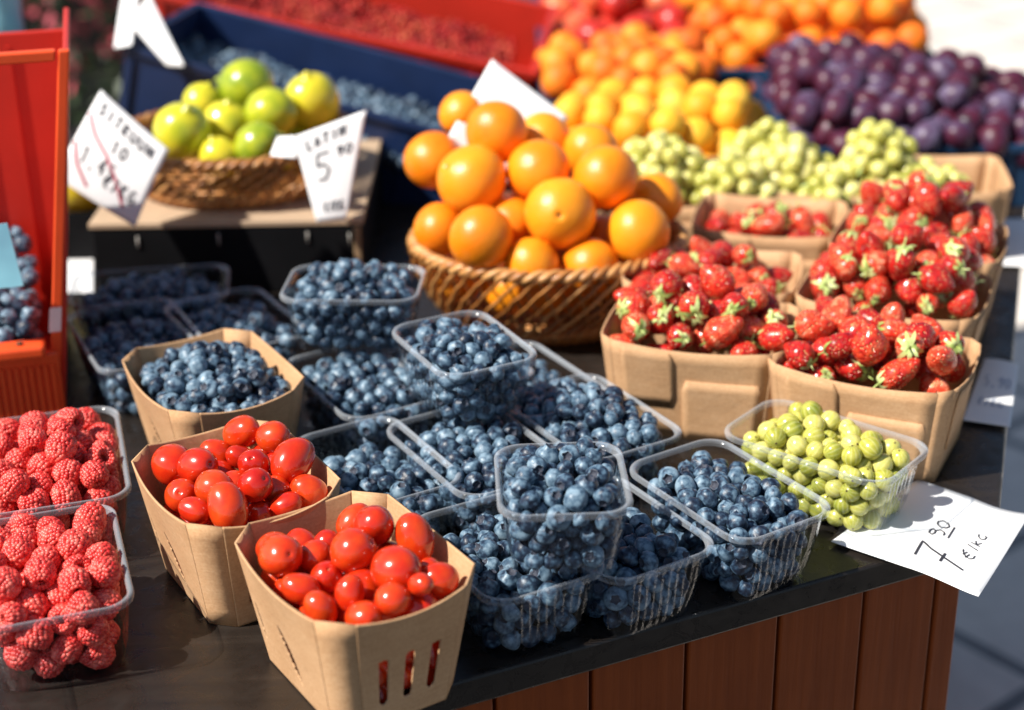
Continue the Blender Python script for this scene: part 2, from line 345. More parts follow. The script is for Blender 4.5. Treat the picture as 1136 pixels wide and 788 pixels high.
def orangeb(seed):
    prof=[(0,.90),(.05,.90),(.09,.925),(.16,.955)]+[(math.sin(t),.95*math.cos(t)) for t in np.linspace(.28,PI-.1,22)]+[(0,-.93)]
    V,F,MI=revolve(prof,40,None,lambda k:1 if k<1 else 0); return lump(V,.05,.9,seed),F,MI
OR=[mesh('orange',*orangeb(s)[:2],[M['orange'],M['tip']],True,orangeb(s)[2]) for s in range(4)]
def limeb(seed,nip=.16):
    prof=[(0,1.04+nip),(.06,1.03+nip),(.13,1.0+nip*.45),(.26,.97)]+[(math.sin(t),1.02*math.cos(t)) for t in np.linspace(.42,PI-.3,16)]+[(.12,-1.01-nip*.3),(0,-1.02-nip*.5)]
    V,F,_=revolve(prof,28); return mesh('lime',lump(V,.06,.9,seed),F,M['lime'])
LM=[limeb(s) for s in range(3)]
def seamfruit(seed,m,az=1.0,seam=.13,name='apricot',seg=22,n=14):
    prof=[(0,az*.90)]+[(math.sin(t),az*math.cos(t)) for t in np.linspace(.2,PI-.12,n)]+[(0,-az)]
    def mod(k,a,r,z):
        d=abs((a+PI)%(2*PI)-PI); return r*(1-seam*math.exp(-(d/.18)**2)),z
    V,F,_=revolve(prof,seg,mod); return mesh(name,lump(V,.06,.9,seed),F,m)
AP=[seamfruit(s,M['apri'],.98) for s in range(3)]; YA=[seamfruit(s,M['yapri'],1.0) for s in range(3)]
PE=[seamfruit(s,M['peach'],.95,.06,'nectarine') for s in range(3)]; PL=[seamfruit(s,M['plum'],1.18,.07,'plum') for s in range(3)]
GR=mesh('grape',*revolve(ball_prof(9,1,1.15),12)[:2],M['grape'])

# ------------------------------------------------------------------ packing
def relax(Pp,r,mob,clampf,it=50,g=.05):
    n=len(Pp)
    for k in range(it):
        Pp[:,2]-=g*r*mob*(1 if k<it*.6 else 0)
        for q in range(2):
            d=Pp[:,None,:]-Pp[None,:,:]; dist=np.sqrt((d**2).sum(-1))+1e-9; mn=(r[:,None]+r[None,:])*.965
            ov=np.clip(mn-dist,0,None); np.fill_diagonal(ov,0)
            w=mob[:,None]/(mob[:,None]+mob[None,:])
            Pp+=(d/dist[...,None]*(ov*w)[...,None]).sum(1)*.55
            clampf(Pp,r)
    return Pp
def tapclamp(a0,b0,a1,b1,h,ch=1.72,sh=.9):
    def f(Pp,r):
        Pp[:,2]=np.maximum(Pp[:,2],r+.001)
        t=np.clip(Pp[:,2]/h,0,1); A=a0+(a1-a0)*t-r-.0012; B=b0+(b1-b0)*t-r-.0012
        over=np.clip(Pp[:,2]-h,0,None); A=np.maximum(A-over*sh+r*.35*(over>0),.005); B=np.maximum(B-over*sh+r*.35*(over>0),.005)
        Pp[:,0]=np.clip(Pp[:,0],-A,A); Pp[:,1]=np.clip(Pp[:,1],-B,B)
        s=np.abs(Pp[:,0])/A+np.abs(Pp[:,1])/B; k=np.where(s>ch,ch/np.maximum(s,1e-6),1); Pp[:,0]*=k; Pp[:,1]*=k
    return f
def pack(a0,b0,a1,b1,h,r0,rv,fill,cap,seed,anch=None,dens=1.88,drop=.12,it=45,skew=(0,0),ch=1.72,sh=.9):
    rg=np.random.default_rng(seed); s=r0*dens; pts=[]
    ang=rg.uniform(0,PI); ca,sa=math.cos(ang),math.sin(ang); nl=int((fill+cap)/(s*.82))+2; M_=int(max(a1,b1)*1.6/s)+2
    for l in range(nl):
        z=r0+l*s*.82; ox,oy=(l%3)*s*.5,(l%3)*s*.29
        for i in range(-M_,M_+1):
            for j in range(-M_,M_+1):
                x0=(i+.5*(j%2))*s+ox; y0=j*s*.866+oy; x=ca*x0-sa*y0; y=sa*x0+ca*y0
                t=min(1,z/h); A=a0+(a1-a0)*t-r0*.8; B=b0+(b1-b0)*t-r0*.8
                if abs(x)>A or abs(y)>B or abs(x)/A+abs(y)/B>1.75: continue
                top=fill+cap*(1-(x/a1)**2)*(1-(y/b1)**2)+skew[0]*x+skew[1]*y
                if z>top-r0*.6: continue
                if z>top-s*1.4 and rg.random()<drop: continue
                pts.append((x,y,z))
    Pp=np.array(pts)+rg.normal(0,r0*.18,(len(pts),3)); r=r0*(1+rv*rg.uniform(-1,1,len(pts))); mob=np.ones(len(pts))
    if anch is not None and len(anch):
        A_=np.array([q[:3] for q in anch]); ra=np.array([q[3] for q in anch])
        d=np.sqrt(((Pp[:,None]-A_[None])**2).sum(-1)); ok=(d>(r[:,None]+ra[None])*.8).all(1)
        # nothing random above the placed ones
        ok&=~((Pp[:,2]>A_[:,2].mean()+.001))
        Pp=np.vstack([A_,Pp[ok]]); r=np.concatenate([ra,r[ok]]); mob=np.concatenate([np.full(len(A_),.12),mob[ok]])
    clampf=tapclamp(a0,b0,a1,b1,h,ch,sh)
    Pp=relax(Pp,r,mob,clampf,it)
    return Pp,r
def frame(c,ang):   # local->world for container standing at c
    ca,sa=math.cos(ang),math.sin(ang); Mx=np.array([[ca,-sa,0],[sa,ca,0],[0,0,1]])
    return Mx,np.array(c,float)
def shell(Pp,r,a0,b0,a1,b1,h,side=True,depth=3.2,r0=.007):
    """keep what can be seen: upper layers, and wall layers if the wall is clear."""
    keep=np.zeros(len(Pp),bool)
    for i in range(len(Pp)):
        d=np.hypot(Pp[:,0]-Pp[i,0],Pp[:,1]-Pp[i,1]); top=Pp[d<r0*1.5,2].max()
        if Pp[i,2]>top-depth*r0: keep[i]=True
    if side:
        t=np.clip(Pp[:,2]/h,0,1); A=a0+(a1-a0)*t; B=b0+(b1-b0)*t
        keep|=(np.abs(Pp[:,0])>A-2.6*r0)|(np.abs(Pp[:,1])>B-2.6*r0)
    return keep
def quat_rand(rg):
    from mathutils import Quaternion
    q=rg.normal(size=4); q/=np.linalg.norm(q); return Quaternion(q)
def quat_up(rg,toward,spread=.6):
    v=Vector(toward)+Vector(rg.normal(size=3))*spread; v.normalize(); q=v.to_track_quat('Z','Y')
    from mathutils import Quaternion
    return q@Quaternion((0,0,1),rg.uniform(0,2*PI))

def inst(name,me,pos,rad,q,label=None,cat=None,group=None,parent=None,scale=None):
    o=bpy.data.objects.new(name,me); COL.objects.link(o); o.location=Vector(pos); o.rotation_mode='QUATERNION'; o.rotation_quaternion=q
    o.scale=(rad,)*3 if scale is None else Vector(scale)*rad
    if parent is not None: o.parent=parent
    return tag(o,label,cat,group)

# ------------------------------------------------------------------ containers
SOLIDS=[]   # (hull px points, distance) opaque cartons, for choosing which berries show
def cap_sdf(x,y,cx,y0,y1,rr,lean=0):
    cy=min(max(y,y0),y1); xx=cx+lean*(cy-y0); return math.hypot(x-xx,y-cy)-rr
def wedge_sdf(x,y,p0,p1,w):
    ax,ay=p0; bx,by=p1; L=math.hypot(bx-ax,by-ay); t=((x-ax)*(bx-ax)+(y-ay)*(by-ay))/L/L; t=min(max(t,0),1)
    return math.hypot(x-ax-t*(bx-ax),y-ay-t*(by-ay))-w*(4*t*(1-t))**.8
def panel(b0,b1,t0,t1,sdf=None,bow=0,dip=0,nx=None,nz=None,nrm=(0,0,1),res=.0015,fold=0):
    b0,b1,t0,t1=[Vector(v) for v in (b0,b1,t0,t1)]; W=(t1-t0).length; Hh=((t0+t1)/2-(b0+b1)/2).length
    if nx is None: nx=max(2,int(W/(res if sdf else .012)))
    if nz is None: nz=max(2,int(Hh/(res if sdf else .012)))
    nv=Vector(nrm); S=[];V=[]
    for j in range(nz+1):
        for i in range(nx+1):
            s,t=i/nx,j/nz
            if sdf:
                for _ in range(3):
                    d=sdf(s*W,t*Hh)
                    if abs(d)<res*.52 and 0<i<nx and 0<j<nz:
                        e=.0002; gx=(sdf(s*W+e,t*Hh)-sdf(s*W-e,t*Hh))/(2*e); gy=(sdf(s*W,t*Hh+e)-sdf(s*W,t*Hh-e))/(2*e); s-=d*gx/W; t-=d*gy/Hh
            p=(b0.lerp(b1,s)).lerp(t0.lerp(t1,s),t); k=4*s*(1-s)
            p=p+nv*(bow*k*t*t)+Vector((0,0,-dip*k*t**3)); S.append((s*W,t*Hh)); V.append(p)
    F=[]
    for j in range(nz):
        for i in range(nx):
            a=j*(nx+1)+i; q=(a,a+1,a+nx+2,a+nx+1)
            if sdf:
                cx=sum(S[k][0] for k in q)/4; cy=sum(S[k][1] for k in q)/4
                if sdf(cx,cy)<-1e-4: continue
            F.append(q)
    return V,F
def octo(a,b,c,z):
    return [Vector((-a+c,-b,z)),Vector((a-c,-b,z)),Vector((a,-b+c,z)),Vector((a,b-c,z)),Vector((a-c,b,z)),Vector((-a+c,b,z)),Vector((-a,b-c,z)),Vector((-a,-b+c,z))]
def carton(ctr,ang,L,W,h,label,style='slots',seed=0,dip=.004):
    """long axis local x. End panels (short) at +-x, side panels at +-y"""
    root=empty('kraft_carton',(ctr[0],ctr[1],ctr[2] if len(ctr)>2 else 0),ang,label,'carton','kraft card fruit cartons on the table')
    a,b=L/2,W/2; c=.018 if style=='slots' else .010; sc=.80 if style=='slots' else .87; rg=random.Random(seed)
    T=octo(a,b,c,h); B=octo(a*sc,b*sc*.97,c*.8,.0006)
    nm=['side_panel','corner_panel','end_panel','corner_panel','side_panel','corner_panel','end_panel','corner_panel']
    for i in range(8):
        j=(i+1)%8; mid=(T[i]+T[j])/2; n=Vector((mid.x,mid.y,0)).normalized(); sdf=None; Wd=(T[j]-T[i]).length
        if nm[i]=='end_panel' and style=='slots':
            sdf=lambda x,y,Wd=Wd:min(cap_sdf(x,y,Wd*.5+k*.0205,.020,.052,.0037,.0) for k in(-1,0,1))
        elif nm[i]=='side_panel':
            if style=='slots': sdf=lambda x,y,Wd=Wd:min(wedge_sdf(x,y,(Wd*.42,.052),(Wd*.60,.012),.0046),wedge_sdf(x,y,(Wd*.07,.050),(Wd*.09,.022),.0017))
            else: sdf=None
        V,F=panel(B[i],B[j],T[i],T[j],sdf,bow=.004 if nm[i]!='corner_panel' else 0,dip=dip if nm[i]!='corner_panel' else 0,nrm=n)

        o=obj(nm[i],mesh(nm[i],V,F,M['kraft']),root); solid(o,.0013)
    V=[tuple(p) for p in B]; o=obj('base',mesh('base',V,[tuple(range(8))[::-1]],M['kraft'],False),root); solid(o,.0012)
    # glued flaps on the long sides
    if style=='flaps':
        for (i,x0,x1,y0,y1) in ((0,.06,.40,.35,.97),(0,.45,.97,.0,.66),(4,.1,.5,.3,.97),(2,.1,.6,.3,.95)):
            j=(i+1)%8; mid=(T[i]+T[j])/2; n=Vector((mid.x,mid.y,0)).normalized(); pts=[]
            def pt(s,t):
                k=4*s*(1-s); return (B[i].lerp(B[j],s)).lerp(T[i].lerp(T[j],s),t)+n*(.004*k*t*t+.0016)+Vector((0,0,-dip*k*t**3))
            nx,nz=10,6; V=[];F=[]
            for jj in range(nz+1):
                for ii in range(nx+1):
                    u,v=ii/nx,jj/nz; s=x0+(x1-x0)*u; t=y0+(y1-y0)*v
                    if v in(0,1) and u in(0,1): s+=(.5-u)*.05; 
                    V.append(pt(s,t))
            for jj in range(nz):
                for ii in range(nx): q=jj*(nx+1)+ii; F.append((q,q+1,q+nx+2,q+nx+1))
            o=obj('flap',mesh('flap',V,F,M['kraft']),root); solid(o,.0012)
    Mx,c0=frame((ctr[0],ctr[1],ctr[2] if len(ctr)>2 else 0),ang)
    pts=[Mx@np.array(p)+c0 for p in B]+[Mx@(np.array(p)-np.array([0,0,.004]))+c0 for p in T if (Mx@np.array(p)+c0)[1]<ctr[1]+.02]
    SOLIDS.append((np.array([proj(p)[:2] for p in pts]),proj((ctr[0],ctr[1],h/2))[2]))
    return root
def rrect(a,b,rc,n):
    """points round a rounded rectangle, with outward normals, ccw"""
    rc=min(rc,a-.001,b-.001); segs=[]; out=[]
    per=4*(a-rc+b-rc)+2*PI*rc
    for k in range(n):
        s=per*k/n
        for (L,kind,q) in ((2*(b-rc),0,0),(PI/2*rc,1,0),(2*(a-rc),0,1),(PI/2*rc,1,1),(2*(b-rc),0,2),(PI/2*rc,1,2),(2*(a-rc),0,3),(PI/2*rc,1,3)):
            if s<=L: break
            s-=L
        if kind==0:
            p={0:(a,-(b-rc)+s),1:(a-rc-s,b),2:(-a,b-rc-s),3:(-(a-rc)+s,-b)}[q]; nn={0:(1,0),1:(0,1),2:(-1,0),3:(0,-1)}[q]
        else:
            th=q*PI/2+s/rc; cx,cy={0:(a-rc,b-rc),1:(-(a-rc),b-rc),2:(-(a-rc),-(b-rc)),3:(a-rc,-(b-rc))}[q]; nn=(math.cos(th),math.sin(th)); p=(cx+rc*nn[0],cy+rc*nn[1])
        out.append((p[0],p[1],nn[0],nn[1],per*k/n))
    return out
PUN={}
def punnet_meshes(L,W,h,rc):
    key=(L,W,h)
    if key in PUN: return PUN[key]
    a,b=L/2,W/2; n=240
    prof=[(.80,0,.0004,0),(.815,.0,.004,.0),(.82,0,.006,1),(.86,0,.2*h+.004,1),(.90,0,.5*h,1),(.945,0,.82*h,1),(.95,0,.84*h,0),(.962,0,.93*h,0),(.965,0,h-.0035,0)]
    V=[];F=[]
    for (sc,_,z,rb) in prof:
        for (x,y,nx,ny,s) in rrect(a*sc,b*sc,rc*sc,n):
            # ribs across the straight walls, the short wall at +x more strongly
            st=max(abs(nx),abs(ny))>.999; amp=.0007*rb*(1 if st else .15); w=amp*(1 if math.sin(2*PI*s/.0062)>0 else -1)
            V.append((x+nx*w,y+ny*w,z))
    m=len(prof)
    for j in range(m-1):
        for i in range(n): F.append((j*n+i,j*n+(i+1)%n,(j+1)*n+(i+1)%n,(j+1)*n+i))
    wall=mesh('wall',V,F,M['plas'])
    V=[(x,y,.0005) for (x,y,_,_,_) in rrect(a*.80,b*.80,rc*.8,60)]; base=mesh('base',V,[tuple(range(60))],M['plas'],False)
    V=[];F=[]; rp=[(-.0030,-.0040),(-.0020,-.0010),(-.0006,.0),(.0008,-.0005),(.0014,-.0018),(.0011,-.0044)]
    for (o,dz) in rp:
        for (x,y,nx,ny,s) in rrect(a+o,b+o,rc,160): V.append((x,y,h+dz))
    for j in range(len(rp)-1):
        for i in range(160): F.append((j*160+i,j*160+(i+1)%160,(j+1)*160+(i+1)%160,(j+1)*160+i))
    rim=mesh('rim',V,F,M['plasrim']); PUN[key]=(wall,base,rim); return PUN[key]
def punnet(ctr,ang,L,W,h,label,z0=0,tilt=0,rc=.019):
    root=empty('plastic_punnet',(ctr[0],ctr[1],z0),ang,label,'punnet','clear plastic fruit punnets on the table')
    w,b,r=punnet_meshes(L,W,h,rc)
    obj('wall',w,root); obj('base',b,root); obj('rim',r,root)
    return root

D60=R(-60)
BB=[]        # blueberries: pos,r,label-id
BBLAB=[]
STACKVOL=[]
def add_blue(Pw,r,label): 
    k=len(BBLAB); BBLAB.append(label)
    for p,q in zip(Pw,r): BB.append((p[0],p[1],p[2],q,k))
def blue_punnet(ctr,ang,L,W,h,fill,cap,label,blab,z0=0,seed=1,skew=(0,0),depth=3.2):
    punnet(ctr,R(ang),L,W,h,label,z0)
    a,b=L/2,W/2
    Pp,r=pack(a*.80,b*.80,a*.955,b*.955,h,.0069,.15,fill,cap,seed,skew=skew)
    k=shell(Pp,r,a*.8,b*.8,a*.955,b*.955,h,True,depth); Pp=Pp[k]; r=r[k]
    Mx,c0=frame((ctr[0],ctr[1],z0),R(ang)); Pw=Pp@Mx.T+c0
    if z0>0: STACKVOL.append((c0,Mx,a,b,h,len(BBLAB)))
    add_blue(Pw,r,blab)
h0=.056
blue_punnet((.1525,1.022),-58,.136,.088,.060,.054,.010,'clear punnet of blueberries at the front right corner, beside the gooseberries','blueberry in the clear punnet next to the gooseberries',seed=11,skew=(.05,0))
blue_punnet((.068,.979),-58,.128,.090,.055,.038,.010,'clear punnet of blueberries at the table edge, second along from the gooseberries','blueberry in the low filled punnet at the table edge, second from the gooseberries',seed=12)
blue_punnet((-.006,.955),-62,.128,.090,.056,.046,.006,'clear punnet of blueberries at the table edge beside the front tomato carton','blueberry in the punnet at the table edge beside the front tomato carton',seed=13)
blue_punnet((.031,.936),-88,.098,.084,.050,.044,.020,'small clear blueberry punnet stacked on top of two others near the table edge','blueberry in the small punnet stacked nearest the table edge',z0=.066,seed=14)
blue_punnet((-.103,1.084),-60,.130,.086,.055,.036,.010,'clear punnet of blueberries tucked right behind the two tomato cartons','blueberry in the punnet right behind the two tomato cartons',seed=15)
blue_punnet((-.028,1.102),-60,.140,.094,.055,.046,.016,'clear blueberry punnet in the middle, beneath the stacked central punnet','blueberry in the middle punnet below the stacked central one',seed=16)
blue_punnet((.061,1.153),-60,.138,.092,.055,.046,.024,'clear blueberry punnet left of the strawberry carton that faces it','blueberry in the heaped punnet between central stack and strawberry carton',seed=17)
blue_punnet((-.038,1.166),-63,.112,.082,.052,.046,.016,'clear blueberry punnet stacked on top in the centre, in front of the orange basket','blueberry in the stacked punnet in front of the orange basket',z0=.062,seed=18)
blue_punnet((-.134,1.297),-4,.116,.084,.052,.046,.022,'clear blueberry punnet stacked highest, left of the orange basket','blueberry in the stacked punnet left of the orange basket',z0=.062,seed=19)
blue_punnet((-.123,1.231),-60,.140,.092,.055,.046,.018,'clear blueberry punnet behind the kraft blueberry carton, partly under a stacked one','blueberry in the punnet right of the kraft blueberry carton',seed=20)
blue_punnet((-.250,1.362),-60,.138,.096,.055,.042,.014,'clear blueberry punnet behind the kraft blueberry carton','blueberry in the punnet behind the kraft blueberry carton',seed=21)
blue_punnet((-.334,1.335),-64,.150,.098,.055,.040,.008,'shaded clear blueberry punnet left of the kraft blueberry carton','blueberry in the shaded punnet left of the kraft carton',seed=22)
blue_punnet((-.345,1.452),8,.148,.090,.055,.042,.018,'shaded clear blueberry punnet in front of the black box','blueberry in the shaded punnet in front of the black box',seed=23)
blue_punnet((-.050,1.268),-60,.138,.090,.055,.044,.012,'clear blueberry punnet at the foot of the orange basket','blueberry in the punnet at the foot of the orange basket',seed=24)
blue_punnet((.012,1.225),-60,.138,.088,.055,.044,.008,'clear blueberry punnet half hidden behind the central stack','blueberry in the punnet half hidden behind the central stack',seed=25)
# kraft carton of blueberries
def kraft_fill(ctr,ang,L,W,h,r0,rv,fill,cap,seed,depth=3,anch=None,drop=.12,dens=1.93,bs=.80,ch=1.72,sh=.9):
    a,b=L/2-.003,W/2-.003
    Mx,c0=frame((ctr[0],ctr[1],ctr[2] if len(ctr)>2 else 0),ang)
    if anch is not None: anch=[(*(Mx.T@(np.array(q[:3])-c0)),q[3]) for q in anch]
    na=0 if anch is None else len(anch)
    Pp,r=pack(a*bs,b*(bs-.02),a,b,h,r0,rv,fill,cap,seed,anch=anch,drop=drop,dens=dens,ch=ch,sh=sh)
    k=shell(Pp,r,a*.8,b*.8,a,b,h,False,depth,r0); k[:na]=True
    return (Pp@Mx.T+c0),r,k,na
carton((-.241,1.190),D60,.146,.112,.083,'kraft carton heaped with blueberries behind the back tomato carton','slots',3)
Pw,r,k,_=kraft_fill((-.241,1.190),D60,.146,.112,.083,.0070,.13,.072,.030,31)
add_blue(Pw[k],r[k],'blueberry heaped in the kraft card carton')

# ------------------------------------------------------------------ tomatoes
camdir=-cF
def put_anch(px,py,rpx,z,kx=1):
    p=P(px,py,z); d=proj(p)[2]; return (p[0],p[1],p[2],rpx*1.01*d/FPX)
T1=[(245,395,24,.082),(235,300,20,.080),(395,360,19,.080),(375,297,17,.074),(490,280,15,.080),(370,490,19,.080),(497,425,18,.080),(605,310,25,.094),(612,185,19,.088),(712,235,25,.094),(885,250,22,.092),(803,430,27,.090),(908,473,14,.092),(1045,470,20,.082),(757,540,19,.084),(580,510,18,.084),(470,575,20,.078),(685,600,20,.078),(915,565,23,.076),(945,400,14,.080),(225,500,17,.070),(780,330,18,.078),(640,430,18,.070)]
T1=[put_anch(240+x/4,530+y/4,q,z) for x,y,q,z in T1]
T2a=[(730,320,23,.082),(855,360,22,.088),(780,460,20,.080),(845,545,16,.084),(950,435,20,.090),(1000,520,24,.088)]
T2=[put_anch(x/4,430+y/4,q,z) for x,y,q,z in T2a]
T2b=[(95,320,20,.080),(175,300,17,.078),(300,300,18,.088),(405,405,24,.088),(140,430,18,.088),(155,545,19,.088),(262,545,16,.080),(420,565,19,.078),(45,525,15,.078),(300,620,16,.076),(195,645,15,.074),(250,410,13,.078),(315,475,17,.076),(20,350,17,.078),(65,400,14,.080)]
T2+=[put_anch(250+x/4.544,420+y/4.544,q,z) for x,y,q,z in T2b]
K1=((-.1025,.889),R(-57),.146,.112,.089); K2=((-.195,1.006),R(-59),.141,.112,.088)
carton(*K1,'kraft carton of tomatoes with three slots at the front of the table','slots',1)
carton(*K2,'kraft carton of tomatoes just behind the slotted front tomato carton','slots',2)
elong={(1,8):3,(1,10):4,(1,16):3,(1,18):2,(1,17):2,(2,4):2,(2,5):3,(2,9):3,(2,6):3,(2,0):1,(2,8):2}
lab1={7:'large round orange-red tomato topmost in the middle of the front carton',10:'long plum-shaped tomato leaning at the back right of the front carton',13:'round tomato against the right corner of the front carton',0:'large round tomato at the left of the front carton',11:'biggest tomato in the right half of the front carton',12:'smallest tomato lying in front of the biggest one in the front carton',4:'little round tomato against the back wall of the front carton'}
lab2={0:'large round tomato in the left corner of the back tomato carton',5:'long glossy tomato against the front rim of the back carton',9:'largest long tomato at the right of the back tomato carton',3:'small orange tomato in the front left of the back carton',8:'tall tomato standing at the back right of the back carton'}
def tomatoes(K,A,w,labs,seed):
    Pw,r,k,na=kraft_fill(K[0],K[1],K[2],K[3],K[4],.0112,.18,.084,.0,seed,anch=A,drop=0,depth=12)
    rg=np.random.default_rng(seed)
    for i in range(len(Pw)):
        if not k[i]: continue
        e=elong.get((w,i),rg.integers(1,4)) if i<na else int(rg.integers(1,5))
        az=(1.0,1.04,1.12,1.28,1.42)[e]
        q=quat_up(rg,(rg.uniform(-.9,.9),rg.uniform(-.6,.3),.25 if e<3 else -.15),.35) if e!=4 else Vector((-.35,.25,.9)).to_track_quat('Z','Y')
        lab=labs.get(i) if i<na else None
        g='tomatoes in the front kraft carton' if w==1 else 'tomatoes in the back kraft carton'
        inst('tomato',TM[e],Pw[i],r[i]*(1.0 if e<3 else .93),q,lab or ('red tomato among others in the front tomato carton' if w==1 else 'red tomato among others in the back tomato carton'),'tomato',g)
tomatoes(K1,T1,1,lab1,41); tomatoes(K2,T2,2,lab2,42)

# ------------------------------------------------------------------ raspberries, gooseberries, strawberries
def fill_clear(ctr,ang,L,W,h,r0,rv,fill,cap,seed,z0=0,skew=(0,0),drop=.1,dens=1.93):
    a,b=L/2,W/2; Pp,r=pack(a*.8,b*.8,a*.955,b*.955,h,r0,rv,fill,cap,seed,skew=skew,drop=drop,dens=dens)
    k=shell(Pp,r,a*.8,b*.8,a*.955,b*.955,h,True,3,r0); Mx,c0=frame((ctr[0],ctr[1],z0),R(ang)); return (Pp@Mx.T+c0)[k],r[k]
for (ctr,ang,L,W,h,cap,fill,seed,nm) in (((-.348,1.086),-74,.158,.108,.060,.022,.066,51,'back'),((-.311,.934),-72,.142,.098,.060,.024,.060,52,'front'),((-.385,.838),-70,.142,.098,.060,.02,.058,53,'corner')):
    lb={'back':'clear punnet of raspberries right in front of the ribbed red crate','front':'clear punnet of raspberries at the left edge, next to bare dark table','corner':'clear punnet of raspberries just peeking in at the bottom left corner'}[nm]
    punnet(ctr,R(ang),L,W,h,lb)
    Pw,r=fill_clear(ctr,ang,L,W,h,.0105,.10,fill,cap,seed,dens=1.96)
    rg=np.random.default_rng(seed)
    for p,q in zip(Pw,r):
        x,y,d=proj(p)
        if x<-25 or y>820: continue
        inst('raspberry',RB[rg.integers(0,5)],p,q*1.0,quat_rand(rg),'raspberry in the '+{'back':'punnet in front of the red crate','front':'large punnet at the left edge of the table','corner':'punnet at the bottom left corner'}[nm],'raspberry','raspberries in the '+nm+' punnet')
GC=((.234,1.097),-40,.140,.074)
GC=((.236,1.098),-40,.140,.082)
punnet(GC[0],R(GC[1]),GC[2],GC[3],.058,'clear punnet of green gooseberries standing on the white price paper')
Pw,r=fill_clear(GC[0],GC[1],GC[2],GC[3],.058,.0074,.16,.050,.010,61,dens=1.84,drop=.06)
rg=np.random.default_rng(61)
for p,q in zip(Pw,r): inst('gooseberry',GB[rg.integers(0,4)],p+np.array([0,0,.002]),q*1.03,quat_up(rg,(0,-.6,.5),1.0),'green gooseberry in the clear punnet','gooseberry','gooseberries in the punnet')

def strawberries(K,seed,n_label,grp,fill,cap,r0=.0133,dens=1.84,drop=.03,skew=(0,0),thin=0,depth=3.0):
    Pw,r,k,_=kraft_fill(K[0],K[1],K[2],K[3],K[4],r0,.14,fill+.010,cap,seed,dens=dens,drop=drop,depth=depth,bs=.87,ch=1.88,sh=.45)
    rg=np.random.default_rng(seed)
    for i in range(len(Pw)):
        if not k[i] or Pw[i][2]>fill+cap+.030: continue
        s=rg.integers(0,6); face=rg.random()
        q=quat_up(rg,(0,-.9,.35),.5) if face<.42 else quat_up(rg,(rg.uniform(-1,1),rg.uniform(-.2,1),-.3),.8)
        o=inst('strawberry',SBm[s],Pw[i],r[i]*1.04,q,n_label,'strawberry',grp)
        c=bpy.data.objects.new('calyx',CLX[rg.integers(0,9)]); COL.objects.link(c); c.parent=o; c.rotation_euler=(rg.uniform(-.25,.25),rg.uniform(-.25,.25),0); c.scale=(rg.uniform(.75,1.1),rg.uniform(.75,1.1),1)
K4=((.160,1.259),R(-16),.152,.112,.088); K5=((.293,1.197),R(-27),.148,.116,.085); K6=((.338,1.330),R(-24),.152,.118,.088); K7=((.385,1.440),R(-22),.150,.116,.095)
K8=((.263,1.552),R(-14),.146,.112,.080)
carton(*K4,'kraft carton of strawberries right of the orange basket','flaps',4); strawberries(K4,71,'strawberry in the carton beside the orange basket','strawberries in the carton beside the oranges',.088,.032)
carton(*K5,'kraft carton of strawberries directly behind the gooseberry punnet','flaps',5); strawberries(K5,72,'strawberry in the carton behind the gooseberries','strawberries in the carton behind the gooseberries',.082,.028)
carton(*K6,'kraft carton of strawberries behind the one touching the gooseberries','flaps',6); strawberries(K6,73,'strawberry in the second carton back from the gooseberries','strawberries in the second carton back',.094,.040)
carton(*K7,'heaped kraft carton of strawberries at the right edge, third back from the gooseberries','flaps',7); strawberries(K7,74,'strawberry heaped in the third carton back from the gooseberries','strawberries in the third carton back',.102,.042)
carton(*K8,'half empty kraft carton of strawberries in front of the grapes','flaps',8); strawberries(K8,75,'strawberry in the half empty carton before the grapes','strawberries in the half empty carton',.060,.016,drop=.2)
# second heap between the carton beside the oranges and the half empty one
K4b=((.185,1.385),R(-16),.150,.112,.088)
carton(*K4b,'mostly covered kraft carton of strawberries between the orange basket and the half empty carton','flaps',9); strawberries(K4b,76,'strawberry in the mostly covered carton behind the one beside the oranges','strawberries in the mostly covered carton',.080,.016)

